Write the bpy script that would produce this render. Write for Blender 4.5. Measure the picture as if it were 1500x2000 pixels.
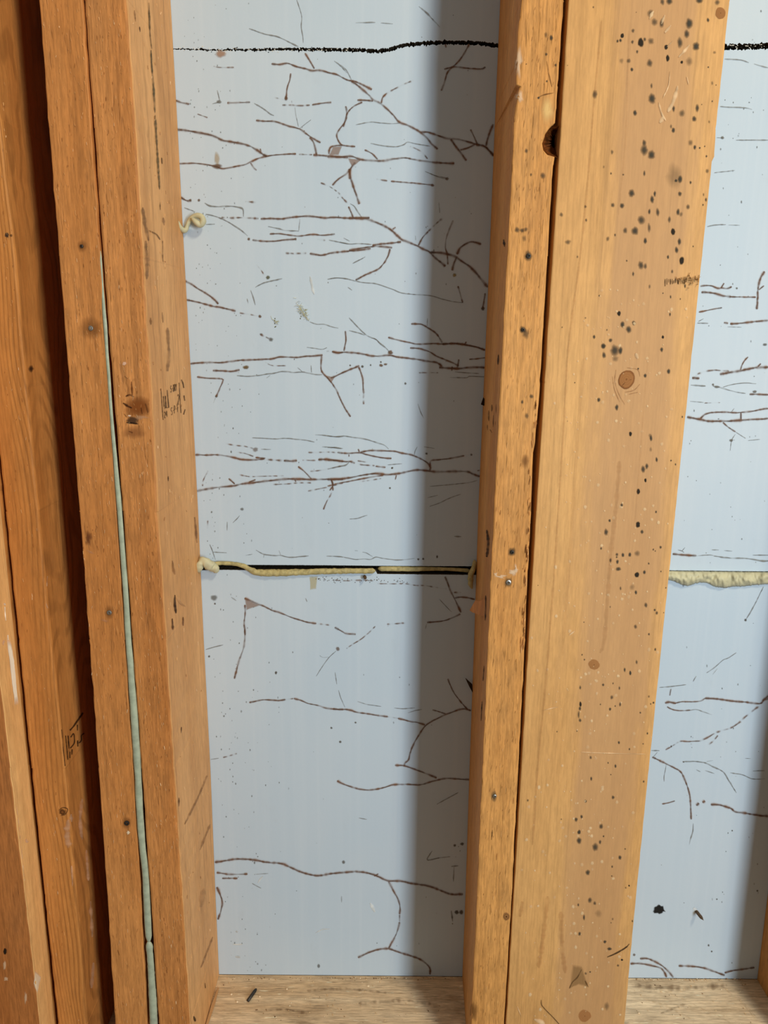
import bpy, math, random
import numpy as np
from mathutils import Vector, noise as mnoise
from mathutils.bvhtree import BVHTree

random.seed(7)
for o in list(bpy.data.objects):
    bpy.data.objects.remove(o)
S = bpy.context.scene
C = S.collection

# ------------------------------------------------------------------ camera
# x = along the wall, y = into the wall (foam face at y=0), z = up (top of bottom plate at z=0); metres
F_PX, W_PX, H_PX = 1502.0, 1500.0, 2000.0
PITCH, ROLL = math.radians(12.8), math.radians(0.5)
CAM = np.array([0.0, -0.889, 0.855])
fwd = np.array([0, math.cos(PITCH), -math.sin(PITCH)])
r0 = np.array([1.0, 0, 0]); u0 = np.array([0, math.sin(PITCH), math.cos(PITCH)])
RT = math.cos(ROLL) * r0 + math.sin(ROLL) * u0
UP = -math.sin(ROLL) * r0 + math.cos(ROLL) * u0
cd = bpy.data.cameras.new('camera'); cam = bpy.data.objects.new('camera', cd); C.objects.link(cam)
from mathutils import Matrix
cam.matrix_world = Matrix([[RT[0], UP[0], -fwd[0], CAM[0]], [RT[1], UP[1], -fwd[1], CAM[1]],
                           [RT[2], UP[2], -fwd[2], CAM[2]], [0, 0, 0, 1]])
cd.sensor_fit = 'HORIZONTAL'; cd.sensor_width = 36.0; cd.lens = 36.0 * F_PX / W_PX
cd.clip_start = 0.02
S.camera = cam

# ------------------------------------------------------------------ light and exposure
world = bpy.data.worlds.new('room_light'); S.world = world; world.use_nodes = True
bg = world.node_tree.nodes['Background']
bg.inputs[0].default_value = (1.0, 0.95, 0.85, 1); bg.inputs[1].default_value = 0.22

def area(name, loc, target, sx, sy, watt, col):
    l = bpy.data.lights.new(name, 'AREA'); l.shape = 'RECTANGLE'; l.size = sx; l.size_y = sy
    l.energy = watt; l.color = col
    o = bpy.data.objects.new(name, l); C.objects.link(o); o.location = loc
    o.rotation_euler = (Vector(target) - Vector(loc)).to_track_quat('-Z', 'Y').to_euler()
    return o
area('window_daylight', (0.92, -1.70, 0.80), (0.1, 0, 0.5), 0.23, 0.75, 23.0, (0.80, 0.915, 1.0))
area('warm_top_fill', (0.98, -1.55, 2.30), (0.1, 0, 1.1), 0.23, 0.30, 25.0, (1.0, 0.84, 0.58))  # warm light added overhead to brighten and warm the upper wall

S.view_settings.view_transform = 'Standard'; S.view_settings.look = 'None'
S.view_settings.gamma = 1.0; S.view_settings.use_curve_mapping = False
S.view_settings.exposure = 0.0

# ------------------------------------------------------------------ helpers
def ray(px, py):
    d = fwd + RT * ((px - 750.0) / F_PX) - UP * ((py - 1000.0) / F_PX)
    return d / np.linalg.norm(d)
def on_y(px, py, y=0.0):
    d = ray(px, py); return CAM + d * ((y - CAM[1]) / d[1])
def on_z(px, py, z=0.0):
    d = ray(px, py); return CAM + d * ((z - CAM[2]) / d[2])
def lin(r, g, b):
    f = lambda c: (c / 255.0) / 12.92 if c / 255.0 <= 0.04045 else ((c / 255.0 + 0.055) / 1.055) ** 2.4
    return (f(r), f(g), f(b))

def mk(name, verts, faces, mat, parent=None, origin=None, cols=None, smooth=False, kind=None, label=None):
    if parent is not None: origin = parent['_o']
    if origin is None: origin = np.mean(np.array(verts), axis=0)
    me = bpy.data.meshes.new(name)
    me.from_pydata([tuple(float(a) for a in (np.array(v) - origin)) for v in verts], [], faces)
    me.update()
    if smooth:
        me.polygons.foreach_set('use_smooth', [True] * len(me.polygons))
    if cols is not None:
        at = me.color_attributes.new('Col', 'FLOAT_COLOR', 'POINT')
        at.data.foreach_set('color', np.array(cols, dtype=np.float32).ravel())
    if mat: me.materials.append(mat)
    o = bpy.data.objects.new(name, me); C.objects.link(o)
    if parent is not None: o.parent = parent
    else:
        o.location = tuple(float(a) for a in origin); o['_o'] = [float(a) for a in origin]
    if kind: o['kind'] = kind
    if label: o['label'] = label
    return o
def tag(o, label, cat, group=None):
    o['label'] = label; o['category'] = cat
    if group: o['group'] = group

class MB:                                                       # collects pieces of ONE mesh
    def __init__(s): s.v = []; s.f = []; s.c = []
    def add(s, v, f, c=None):
        n = len(s.v); s.v += [np.array(p) for p in v]; s.f += [tuple(i + n for i in q) for q in f]
        if c is not None: s.c += c
    def build(s, name, mat, **k):
        if not s.v: return None
        return mk(name, s.v, s.f, mat, cols=s.c if s.c else None, **k)

# ------------------------------------------------------------------ materials
def nodes(m):
    m.use_nodes = True; nt = m.node_tree; return nt, nt.nodes, nt.links
def mathn(nt, op, a, b=None, clamp=False):
    n = nt.nodes.new('ShaderNodeMath'); n.operation = op; n.use_clamp = clamp
    for i, v in enumerate((a, b)):
        if v is None: continue
        if isinstance(v, (int, float)): n.inputs[i].default_value = v
        else: nt.links.new(v, n.inputs[i])
    return n.outputs[0]
def mixc(nt, fac, a, b, blend='MIX'):
    n = nt.nodes.new('ShaderNodeMix'); n.data_type = 'RGBA'; n.blend_type = blend
    if isinstance(fac, (int, float)): n.inputs[0].default_value = fac
    else: nt.links.new(fac, n.inputs[0])
    for i, v in ((6, a), (7, b)):
        if isinstance(v, tuple): n.inputs[i].default_value = (*v[:3], 1)
        else: nt.links.new(v, n.inputs[i])
    return n.outputs[2]
def noisen(nt, vec, scale, detail=3.0, rough=0.55, offs=(0, 0, 0), dist=0.0):
    mp = nt.nodes.new('ShaderNodeMapping'); nt.links.new(vec, mp.inputs[0])
    mp.inputs['Scale'].default_value = scale; mp.inputs['Location'].default_value = offs
    n = nt.nodes.new('ShaderNodeTexNoise'); n.inputs['Scale'].default_value = 1.0
    n.inputs['Detail'].default_value = detail; n.inputs['Roughness'].default_value = rough
    n.inputs['Distortion'].default_value = dist
    nt.links.new(mp.outputs[0], n.inputs['Vector']); return n.outputs[0]
def ramp(nt, fac, lo, hi):
    n = nt.nodes.new('ShaderNodeMapRange'); n.inputs[1].default_value = lo; n.inputs[2].default_value = hi
    n.interpolation_type = 'SMOOTHSTEP'; nt.links.new(fac, n.inputs[0]); return n.outputs[0]

def wood(name, light, dark, seed=0.0, grain=0.35, rings=0.0, ring_f=40.0, pores=0.25, dirt=0.2, dirtc=(0.12, 0.07, 0.04),
         stain=None, along='z', rough=0.62, bump=0.25, fine=160.0, ring_d=1.0):
    m = bpy.data.materials.new(name); nt, N, L = nodes(m)
    bs = N['Principled BSDF']; bs.inputs['Roughness'].default_value = rough
    bs.inputs['Specular IOR Level'].default_value = 0.25
    tc = N.new('ShaderNodeTexCoord').outputs['Object']
    o = (seed * 3.1, seed * 1.7, seed * 5.3)
    def sc(a, l): return (a, a, l) if along == 'z' else (l, a, a)
    big = ramp(nt, noisen(nt, tc, sc(16, 2.2), 3, offs=o), 0.3, 0.72)
    col = mixc(nt, big, light, dark)
    g = noisen(nt, tc, sc(fine, 1.6), 3, 0.6, offs=o, dist=0.15)
    gl = ramp(nt, g, 0.50, 0.74)
    deep = tuple(c * 0.52 for c in dark)
    col = mixc(nt, mathn(nt, 'MULTIPLY', gl, grain), col, deep)
    pale = tuple(min(1, c * 1.25) for c in light)
    g2 = ramp(nt, noisen(nt, tc, sc(60, 1.1), 2, offs=(o[0] + 5, o[1], o[2])), 0.55, 0.8)
    col = mixc(nt, mathn(nt, 'MULTIPLY', g2, grain * 0.8), col, pale)
    hsum = mathn(nt, 'MULTIPLY', g, 0.5)
    if rings > 0:
        d = noisen(nt, tc, sc(9, 2.4 * ring_d), 2, 0.45, offs=(o[0] + 2, o[1], o[2]))
        s = nt.nodes.new('ShaderNodeMath'); s.operation = 'SINE'
        sx = nt.nodes.new('ShaderNodeSeparateXYZ'); nt.links.new(tc, sx.inputs[0])
        ph = mathn(nt, 'ADD', mathn(nt, 'MULTIPLY', sx.outputs[0], 1.0), mathn(nt, 'MULTIPLY', d, 0.07))
        nt.links.new(mathn(nt, 'MULTIPLY', ph, 6.28 * ring_f), s.inputs[0])
        rg = mathn(nt, 'MULTIPLY', ramp(nt, s.outputs[0], -0.2, 1.0), ramp(nt, noisen(nt, tc, sc(40, 4), 3), 0.3, 0.6))
        col = mixc(nt, mathn(nt, 'MULTIPLY', rg, rings), col, deep)
        hsum = mathn(nt, 'SUBTRACT', hsum, mathn(nt, 'MULTIPLY', rg, rings))
    p = ramp(nt, noisen(nt, tc, sc(420, 45), 2, 0.5, offs=o), 0.62, 0.75)
    col = mixc(nt, mathn(nt, 'MULTIPLY', p, pores), col, deep)
    p2 = ramp(nt, noisen(nt, tc, sc(380, 60), 2, 0.5, offs=(o[0] + 9, o[1], o[2])), 0.66, 0.78)
    col = mixc(nt, mathn(nt, 'MULTIPLY', p2, pores * 0.9), col, tuple(min(1, c * 1.7 + 0.03) for c in light))
    dd = ramp(nt, noisen(nt, tc, sc(22, 9), 5, 0.65, offs=(o[0], o[1] + 4, o[2])), 0.52, 0.78)
    col = mixc(nt, mathn(nt, 'MULTIPLY', dd, dirt), col, dirtc)
    def shade(c, fac, lo, hi, amt):
        k = mathn(nt, 'ADD', 1.0 - amt, mathn(nt, 'MULTIPLY', ramp(nt, fac, lo, hi), 2 * amt))
        cb = nt.nodes.new('ShaderNodeCombineColor')
        for q in range(3): nt.links.new(k, cb.inputs[q])
        return mixc(nt, 1.0, c, cb.outputs[0], 'MULTIPLY')
    fib = noisen(nt, tc, sc(620, 48), 3, 0.6, offs=(o[0] + 3, o[1], o[2]))
    col = shade(col, fib, 0.32, 0.68, 0.06 + 0.24 * pores)
    mot = noisen(nt, tc, sc(150, 40), 6, 0.75, offs=(o[0] + 8, o[1], o[2]))
    col = shade(col, mot, 0.32, 0.68, 0.06 + 0.09 * pores)
    hsum = mathn(nt, 'ADD', hsum, mathn(nt, 'MULTIPLY', fib, 0.6))
    if stain:
        x0, x1, w, sc_, amt = stain
        sx = nt.nodes.new('ShaderNodeSeparateXYZ'); nt.links.new(tc, sx.inputs[0])
        wob = mathn(nt, 'MULTIPLY', mathn(nt, 'SUBTRACT', noisen(nt, tc, sc(40, 4), 5, 0.65, offs=o), 0.5), 0.07)
        xx = mathn(nt, 'ADD', sx.outputs[0], wob)
        a = ramp(nt, xx, x0 - w, x0 + w)
        b = mathn(nt, 'SUBTRACT', 1.0, ramp(nt, xx, x1 - w, x1 + w))
        k = mathn(nt, 'MULTIPLY', mathn(nt, 'MULTIPLY', a, b), amt)
        col = mixc(nt, k, col, sc_)
    L.new(col, bs.inputs['Base Color'])
    bp = N.new('ShaderNodeBump'); bp.inputs['Strength'].default_value = bump; bp.inputs['Distance'].default_value = 0.0012
    hsum = mathn(nt, 'SUBTRACT', hsum, mathn(nt, 'MULTIPLY', p, 0.6))
    L.new(hsum, bp.inputs['Height']); L.new(bp.outputs[0], bs.inputs['Normal'])
    return m

def plain(name, col, rough=0.6, metal=0.0, vary=0.0, vs=200.0, bump=0.0, spec=0.3):
    m = bpy.data.materials.new(name); nt, N, L = nodes(m); bs = N['Principled BSDF']
    bs.inputs['Roughness'].default_value = rough; bs.inputs['Metallic'].default_value = metal
    bs.inputs['Specular IOR Level'].default_value = spec
    tc = N.new('ShaderNodeTexCoord').outputs['Object']
    n = noisen(nt, tc, (vs, vs, vs), 4, 0.6)
    c = mixc(nt, ramp(nt, n, 0.3, 0.75), tuple(x * (1 + vary * 0.4) for x in col), tuple(x * (1 - vary) for x in col))
    L.new(c, bs.inputs['Base Color'])
    if bump:
        bp = N.new('ShaderNodeBump'); bp.inputs['Strength'].default_value = bump; bp.inputs['Distance'].default_value = 0.001
        L.new(n, bp.inputs['Height']); L.new(bp.outputs[0], bs.inputs['Normal'])
    return m

def mark_material():                                            # stains, ink, specks: own colour and cover per vertex
    m = bpy.data.materials.new('surface_mark'); nt, N, L = nodes(m); bs = N['Principled BSDF']
    bs.inputs['Roughness'].default_value = 0.75; bs.inputs['Specular IOR Level'].default_value = 0.15
    a = N.new('ShaderNodeAttribute'); a.attribute_name = 'Col'
    L.new(a.outputs['Color'], bs.inputs['Base Color'])
    tr = N.new('ShaderNodeBsdfTransparent'); mx = N.new('ShaderNodeMixShader')
    L.new(a.outputs['Alpha'], mx.inputs[0]); L.new(tr.outputs[0], mx.inputs[1]); L.new(bs.outputs[0], mx.inputs[2])
    L.new(mx.outputs[0], N['Material Output'].inputs[0]); return m
MARK = mark_material()

def foam_material():
    m = bpy.data.materials.new('blue_foam'); nt, N, L = nodes(m); bs = N['Principled BSDF']
    bs.inputs['Roughness'].default_value = 0.5; bs.inputs['Specular IOR Level'].default_value = 0.3
    tc = N.new('ShaderNodeTexCoord').outputs['Object']
    n = noisen(nt, tc, (5, 5, 3), 3)
    c = mixc(nt, ramp(nt, n, 0.3, 0.75), (0.50, 0.604, 0.695), (0.548, 0.632, 0.70))
    st = ramp(nt, noisen(nt, tc, (90, 90, 1.2), 3), 0.45, 0.8)
    c = mixc(nt, mathn(nt, 'MULTIPLY', st, 0.10), c, (0.78, 0.82, 0.84))
    dt = ramp(nt, noisen(nt, tc, (30, 30, 18), 5, 0.7), 0.58, 0.85)
    c = mixc(nt, mathn(nt, 'MULTIPLY', dt, 0.16), c, (0.36, 0.38, 0.37))
    L.new(c, bs.inputs['Base Color'])
    bp = N.new('ShaderNodeBump'); bp.inputs['Strength'].default_value = 0.12; bp.inputs['Distance'].default_value = 0.0006
    L.new(noisen(nt, tc, (260, 260, 200), 3), bp.inputs['Height']); L.new(bp.outputs[0], bs.inputs['Normal'])
    return m
FOAM = foam_material()
FOAM_EDGE = plain('grimy_shaded_cut_foam', (0.085, 0.06, 0.032), 0.9, vary=0.6, vs=300)  # dirty brown cut edges, with slot shade painted in so the gaps look dark
SHEATH = plain('dark_sheathing', (0.035, 0.028, 0.02), 0.9, vary=0.4)
SEAL = plain('sealant_cream', lin(202, 196, 160), 0.5, vary=0.15, vs=90, bump=0.5)
SEALG = plain('sealant_green', lin(170, 178, 154), 0.42, vary=0.2, vs=120, bump=0.2)
SEALD = plain('sealant_aged', lin(182, 168, 116), 0.55, vary=0.35, vs=220, bump=0.5)
STEEL = plain('dull_steel', (0.42, 0.40, 0.36), 0.38, 0.85, vary=0.3, vs=600)
RUSTY = plain('rusty_steel', lin(112, 88, 64), 0.5, 0.4, vary=0.6, vs=500)
DKNAIL = plain('dark_nail', (0.05, 0.045, 0.04), 0.5, 0.5, vary=0.3)

W_A0 = wood('rough_board_shaded_front', lin(186, 118, 62), lin(168, 100, 48), 8.0, grain=0.3, pores=0.36, dirt=0.22, bump=0.4)  # front of the edge board, shade painted in as a darker wood colour
W_A = wood('pine_board_lit_side', lin(240, 188, 122), lin(226, 168, 102), 1.0, grain=0.25, pores=0.12, dirt=0.12)  # side of the edge board, colour lightened to look lit from the right
W_B = wood('fir_stud', lin(204, 138, 72), lin(186, 118, 56), 2.0, grain=0.35, rings=0.5, ring_f=260, pores=0.12, dirt=0.10)
W_C = wood('incised_stud', lin(206, 140, 78), lin(190, 122, 62), 3.0, grain=0.30, pores=0.32, dirt=0.16, bump=0.5)
W_D = wood('rough_stud', lin(200, 134, 74), lin(182, 114, 56), 4.0, grain=0.30, pores=0.36, dirt=0.20, bump=0.5)
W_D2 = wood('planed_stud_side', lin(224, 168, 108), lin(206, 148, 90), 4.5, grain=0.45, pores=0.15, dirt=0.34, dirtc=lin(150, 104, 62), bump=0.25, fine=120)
W_E = wood('rough_sawn_stud', lin(208, 150, 84), lin(188, 126, 62), 5.0, grain=0.30, pores=0.42, dirt=0.18, bump=0.6)
W_F = wood('planed_pine', lin(214, 163, 101), lin(200, 148, 88), 6.0, grain=0.38, pores=0.06, dirt=0.05, bump=0.12, fine=230.0,
           stain=(-0.012, 0.060, 0.014, lin(184, 140, 98), 0.62))
W_P = wood('dusty_plate', lin(232, 208, 172), lin(198, 166, 126), 7.0, grain=0.55, pores=0.6, dirt=0.75, along='x', dirtc=lin(122, 92, 60), bump=0.5, fine=120.0)

# ------------------------------------------------------------------ setting
def box(x0, x1, y0, y1, z0, z1):
    v = [(x, y, z) for x in (x0, x1) for y in (y0, y1) for z in (z0, z1)]
    f = [(0, 1, 3, 2), (4, 6, 7, 5), (0, 4, 5, 1), (2, 3, 7, 6), (0, 2, 6, 4), (1, 5, 7, 3)]
    return v, f
XL, XR, ZT = -1.05, 1.15, 2.36
PT = 0.038
floor = mk('floor', *box(XL, XR, -2.6, 0.06, -PT - 0.05, -PT), plain('subfloor', lin(120, 96, 66), 0.8, vary=0.3, vs=40), kind='structure')
wall = mk('wall_back', *box(XL, XR, 0.0305, 0.05, -PT, ZT), SHEATH, kind='structure')

# ------------------------------------------------------------------ foam boards (three courses behind all studs)
def xz(pts, y=0.0):
    a = np.array([on_y(px, py, y) for px, py in pts]); return a[:, 0], a[:, 2]
joint_px = [(350, 96), (372, 96), (400, 97), (430, 98), (460, 97), (500, 97), (560, 96), (610, 97), (650, 97), (700, 98), (740, 100),
            (760, 97), (790, 88), (830, 84), (870, 83), (910, 83), (940, 85), (972, 90), (1200, 93), (1418, 92), (1440, 91), (1470, 91), (1520, 89)]
jx, jz = xz(joint_px)
jwx, jw = xz([(350, 96), (700, 96), (1000, 96), (1420, 96)])[0], np.array([0.0010, 0.0036, 0.0040, 0.0056])
sax, saz = xz([(388, 1101), (440, 1103), (640, 1104), (735, 1105), (930, 1106), (1310, 1114), (1500, 1116)])
sbx, sbz = xz([(388, 1114), (440, 1113), (500, 1114), (640, 1114), (733, 1114), (737, 1121), (930, 1123), (1310, 1131), (1500, 1133)])
cols_x = np.unique(np.concatenate([np.arange(XL, -0.30, 0.02), np.arange(-0.30, 0.60, 0.0011), np.arange(0.60, XR + 0.001, 0.02)]))
rg = np.random.RandomState(3)
def jit(n, a): return rg.normal(0, a, n) * np.clip(rg.rand(n) * 1.6, 0, 1)
mid_top = np.interp(cols_x, jx, jz) - np.interp(cols_x, jwx, jw) / 2 + jit(len(cols_x), 0.0007)
up_bot = np.maximum(np.interp(cols_x, jx, jz) + np.interp(cols_x, jwx, jw) / 2 + jit(len(cols_x), 0.0007), mid_top + 0.0002)
mid_bot = np.interp(cols_x, sax, saz) + jit(len(cols_x), 0.00008)
low_top = np.interp(cols_x, sbx, sbz) + jit(len(cols_x), 0.0001)
def board(bot, top, label):
    v = []; f = []; n = len(cols_x)
    for x, b, t in zip(cols_x, bot, top):
        v += [(x, 0, b), (x, 0, t), (x, 0.03, t), (x, 0.03, b)]
    for i in range(n - 1):
        a, b = 4 * i, 4 * i + 4
        for k in range(4):
            k2 = (k + 1) % 4; f.append((a + k, b + k, b + k2, a + k2))
    f += [(0, 1, 2, 3), (4 * n - 4, 4 * n - 1, 4 * n - 2, 4 * n - 3)]
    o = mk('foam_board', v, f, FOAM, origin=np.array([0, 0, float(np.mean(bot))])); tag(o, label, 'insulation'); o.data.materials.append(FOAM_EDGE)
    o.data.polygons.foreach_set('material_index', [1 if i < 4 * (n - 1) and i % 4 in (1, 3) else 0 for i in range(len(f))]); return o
one = np.ones(len(cols_x))
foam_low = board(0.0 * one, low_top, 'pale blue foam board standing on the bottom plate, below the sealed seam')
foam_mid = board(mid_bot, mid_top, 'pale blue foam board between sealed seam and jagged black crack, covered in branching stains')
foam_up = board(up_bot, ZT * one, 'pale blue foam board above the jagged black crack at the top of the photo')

# ------------------------------------------------------------------ studs
BV = {}
def prof(pts, y):
    a = sorted([on_y(px, py, y)[[2, 0]].tolist() for px, py in pts]); a = np.array(a)
    def fn(z):
        z = np.asarray(z, float); r = np.interp(z, a[:, 0], a[:, 1])
        s0 = (a[min(len(a) - 1, 2), 1] - a[0, 1]) / (a[min(len(a) - 1, 2), 0] - a[0, 0] + 1e-9)
        k = max(0, len(a) - 3); s1 = (a[-1, 1] - a[k, 1]) / (a[-1, 0] - a[k, 0] + 1e-9)
        s1 = float(np.clip(s1, -0.03, 0.03)); s0 = float(np.clip(s0, -0.03, 0.03))
        r = np.where(z < a[0, 0], a[0, 1] + s0 * (z - a[0, 0]), r)
        return np.where(z > a[-1, 0], a[-1, 1] + s1 * (z - a[-1, 0]), r)
    return fn, a[:, 0]
def stud(mat, FL, FR, yf, yb, label, cat='stud', BL=None, BR=None, bev=0.0025, wl=None, wr=None, rough=0.00025, name='wall_stud', z0=0.0, group=None, side=None):
    fr = prof(FR, yf) if FR else None
    fl = prof(FL, yf) if FL else None
    if fl is None: fl = (lambda z: fr[0](z) - wl, fr[1])
    if fr is None: fr = (lambda z: fl[0](z) + wr, fl[1])
    bl = prof(BL, yb) if BL else fl
    br = prof(BR, yb) if BR else fr
    zs = np.concatenate([np.arange(z0, 1.40, 0.012), np.arange(1.40, ZT + 0.001, 0.08), fl[1], fr[1]])
    zs = np.unique(np.clip(np.round(zs, 4), z0, ZT))
    v = []; f = []
    for z in zs:
        xl, xr, xbl, xbr = float(fl[0](z)), float(fr[0](z)), float(bl[0](z)), float(br[0](z))
        xl += random.gauss(0, rough); xr += random.gauss(0, rough); b = bev
        v += [(xl + (xbl - xl) * b / (yb - yf), yf + b, z), (xl + .3 * b, yf + .3 * b, z), (xl + b, yf, z), (xr - b, yf, z), (xr - .3 * b, yf + .3 * b, z),
              (xr + (xbr - xr) * b / (yb - yf), yf + b, z), (xbr, yb, z), (xbl, yb, z)]
    n = len(zs)
    for i in range(n - 1):
        for k in range(8):
            k2 = (k + 1) % 8; f.append((8 * i + k, 8 * i + k2, 8 * i + 8 + k2, 8 * i + 8 + k))
    f += [tuple(range(7, -1, -1)), tuple(8 * (n - 1) + k for k in range(8))]
    org = np.array([(float(fl[0](z0)) + float(fr[0](z0))) / 2, (yf + yb) / 2, z0])
    o = mk(name, v, f, mat, origin=org); tag(o, label, cat, group)
    if side:
        o.data.materials.append(side); o.data.polygons.foreach_set('material_index', [1 if i < 8 * (n - 1) and i % 8 in (4, 5) else 0 for i in range(len(f))])
    BV[o.name] = BVHTree.FromPolygons([Vector(p) for p in v], f)
    return o
YF, YB = -0.140, -0.0006
sA = stud(W_A0, None, [(20, 1500), (49, 1750), (78, 2000)], -0.1765, YF, 'foremost board at the left edge of the photo, white paint smear on its lit edge',
          BR=[(2, 1000), (55, 1500), (82, 1750), (107, 2000)], wl=0.14, bev=0.0015, side=W_A, name='edge_board', cat='board')
sA2 = stud(W_B, None, [(0, 960), (51, 1500), (78, 1750), (103, 2000)], YF + .0006, YB, 'unseen stud added behind the foremost board to darken the gap left of the wavy stud', wl=0.038)  # unseen filler, added so the gap beside the edge board stays dark
sB = stud(W_B, [(10, 1000), (60, 1500), (112, 2000)], [(0, 233), (30, 500), (52, 750), (75, 1000), (100, 1250), (128, 1500), (150, 1750), (170, 2000)], YF, YB,
          'dark orange stud with wavy grain, left of the deep black gap')
sC = stud(W_C, [(76, 0), (95, 250), (115, 500), (135, 750), (155, 1000), (174, 1250), (192, 1500), (209, 1750), (225, 2000)],
          [(161, 0), (178, 250), (196, 500), (212, 750), (228, 1000), (244, 1250), (260, 1500), (275, 1750), (287, 2000)], YF - 0.0012, YB,
          'left stud of the doubled pair, orange with screw heads, right of the black gap', bev=0.0012)
sD = stud(W_D, [(164, 0), (182, 250), (200, 500), (219, 750), (239, 1000), (257, 1250), (275, 1500), (293, 1750), (309, 2000)],
          [(248, 0), (265, 250), (280, 500), (288, 650), (297, 770), (308, 1000), (325, 1250), (340, 1500), (357, 1750), (372, 2000)], YF, YB,
          'right stud of the doubled pair, inked grade stamp on its side facing the foam',
          BR=[(333, 0), (347, 250), (360, 500), (374, 750), (387, 1000), (398, 1250), (411, 1500), (421, 1750), (428, 1905)], bev=0.0025, side=W_D2)
sE = stud(W_E, [(1018, 0), (1016, 30), (1013, 42), (1009, 120), (1008, 165), (1014, 169), (1009, 195), (1004, 230), (1000, 320), (990, 500), (977, 750), (964, 1000),
               (953, 1250), (942, 1500), (931, 1750), (920, 2000)],
          [(1102, 0), (1093, 120), (1087, 215), (1084, 240), (1074, 249), (1065, 262), (1059, 280), (1062, 293), (1070, 302), (1083, 306), (1080, 340), (1070, 500), (1062, 640), (1052, 800),
           (1045, 870), (1042, 885), (1038, 1000), (1032, 1110), (1028, 1190), (1026, 1250), (1013, 1500), (1009, 1570), (1000, 1750), (985, 2000)], YF, YB,
          'narrow rough stud with dark knot hole near its top, left of the wide pine board',
          BL=[(977, 0), (966, 250), (956, 500), (945, 750), (934, 1000), (926, 1250), (917, 1500), (909, 1750), (903, 1905)], rough=0.0002, bev=0.0018)
sF = stud(W_F, [(1110, 0), (1095, 250), (1079, 500), (1063, 750), (1047, 1000), (1032, 1250), (1018, 1500), (1003, 1750), (988, 2000)],
          [(1426, 0), (1399, 250), (1396, 305), (1391, 315), (1389, 340), (1372, 500), (1346, 750), (1320, 1000), (1294, 1250), (1268, 1500), (1243, 1750), (1220, 2000)], YF, YF + 0.038,
          'wide smooth pine board speckled with dark mold spots', name='wide_board', cat='board', bev=0.0012, rough=0.00012)
gx0 = on_y(1500, 1740)[0]
sG = stud(W_E, None, None, YF, YB, '') if False else None
gl0, gl1 = on_y(1500, 1740), on_y(1479, 1950 - 42)
def stud_g():
    zs = np.arange(0, ZT, 0.02); v = []; f = []
    for z in zs:
        x = gl1[0] + (gl0[0] - gl1[0]) * (z - gl1[2]) / (gl0[2] - gl1[2]); x = min(x, gl1[0] + 0.008)
        b = 0.002
        v += [(x, YF + b, z), (x + .3 * b, YF + .3 * b, z), (x + b, YF, z), (x + .038 - b, YF, z), (x + .038 - .3 * b, YF + .3 * b, z), (x + .038, YF + b, z), (x + .038, YB, z), (x, YB, z)]
    n = len(zs)
    for i in range(n - 1):
        for k in range(8):
            k2 = (k + 1) % 8; f.append((8 * i + k, 8 * i + k2, 8 * i + 8 + k2, 8 * i + 8 + k))
    f += [tuple(range(7, -1, -1)), tuple(8 * (n - 1) + k for k in range(8))]
    o = mk('wall_stud', v, f, W_E, origin=np.array([gl1[0] + .019, YF / 2, 0])); tag(o, 'shaded stud at the bottom right edge of the photo, right of the second foam bay', 'stud')
    return o
sG = stud_g()

# bottom plate: rounded front edge, slightly uneven top
def plate():
    xs = np.arange(XL, XR + 0.001, 0.012); v = []; f = []
    for x in xs:
        v += [(x, YF, -PT), (x, YF, -0.003), (x, YF + 0.003, -0.0004), (x, -0.0004, -0.0004), (x, -0.0004, -PT)]
    n = len(xs)
    for i in range(n - 1):
        for k in range(5):
            k2 = (k + 1) % 5; f.append((5 * i + k, 5 * i + 5 + k, 5 * i + 5 + k2, 5 * i + k2))
    f += [(0, 1, 2, 3, 4), tuple(5 * (n - 1) + k for k in (4, 3, 2, 1, 0))]
    o = mk('bottom_plate', v, f, W_P, origin=np.array([0.05, YF / 2, -PT])); tag(o, 'dusty brown wooden bottom plate lying under the studs', 'beam')
    BV[o.name] = BVHTree.FromPolygons([Vector(p) for p in v], f); return o
sP = plate()

# ------------------------------------------------------------------ marks that lie on real surfaces
def hit(px, py, on):
    if on == 'foam': p = on_y(px, py, 0.0); return p, np.array([0, -1.0, 0])
    h, nrm, idx, dist = BV[on.name].ray_cast(Vector(CAM), Vector(ray(px, py)))
    if h is None: return None, None
    nrm = np.array(nrm); d = ray(px, py)
    if nrm.dot(d) > 0: nrm = -nrm
    return np.array(h), nrm
LIFT = [0.0]
def lift():
    LIFT[0] = (LIFT[0] + 0.00002) % 0.0002; return 0.0002 + LIFT[0]
def smooth_px(pts, step=2.2):
    p = np.array(pts, float)
    if len(p) < 3:
        n = max(2, int(np.linalg.norm(p[-1] - p[0]) / step) + 1); t = np.linspace(0, 1, n)[:, None]
        return p[0] * (1 - t) + p[-1] * t
    q = np.vstack([2 * p[0] - p[1], p, 2 * p[-1] - p[-2]]); out = []
    for i in range(1, len(q) - 2):
        n = max(2, int(np.linalg.norm(q[i + 1] - q[i]) / step))
        for k in range(n):
            t = k / n
            out.append(0.5 * ((2 * q[i]) + (-q[i - 1] + q[i + 1]) * t + (2 * q[i - 1] - 5 * q[i] + 4 * q[i + 1] - q[i + 2]) * t * t + (-q[i - 1] + 3 * q[i] - 3 * q[i + 1] + q[i + 2]) * t ** 3))
    out.append(p[-1]); return np.array(out)
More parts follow.
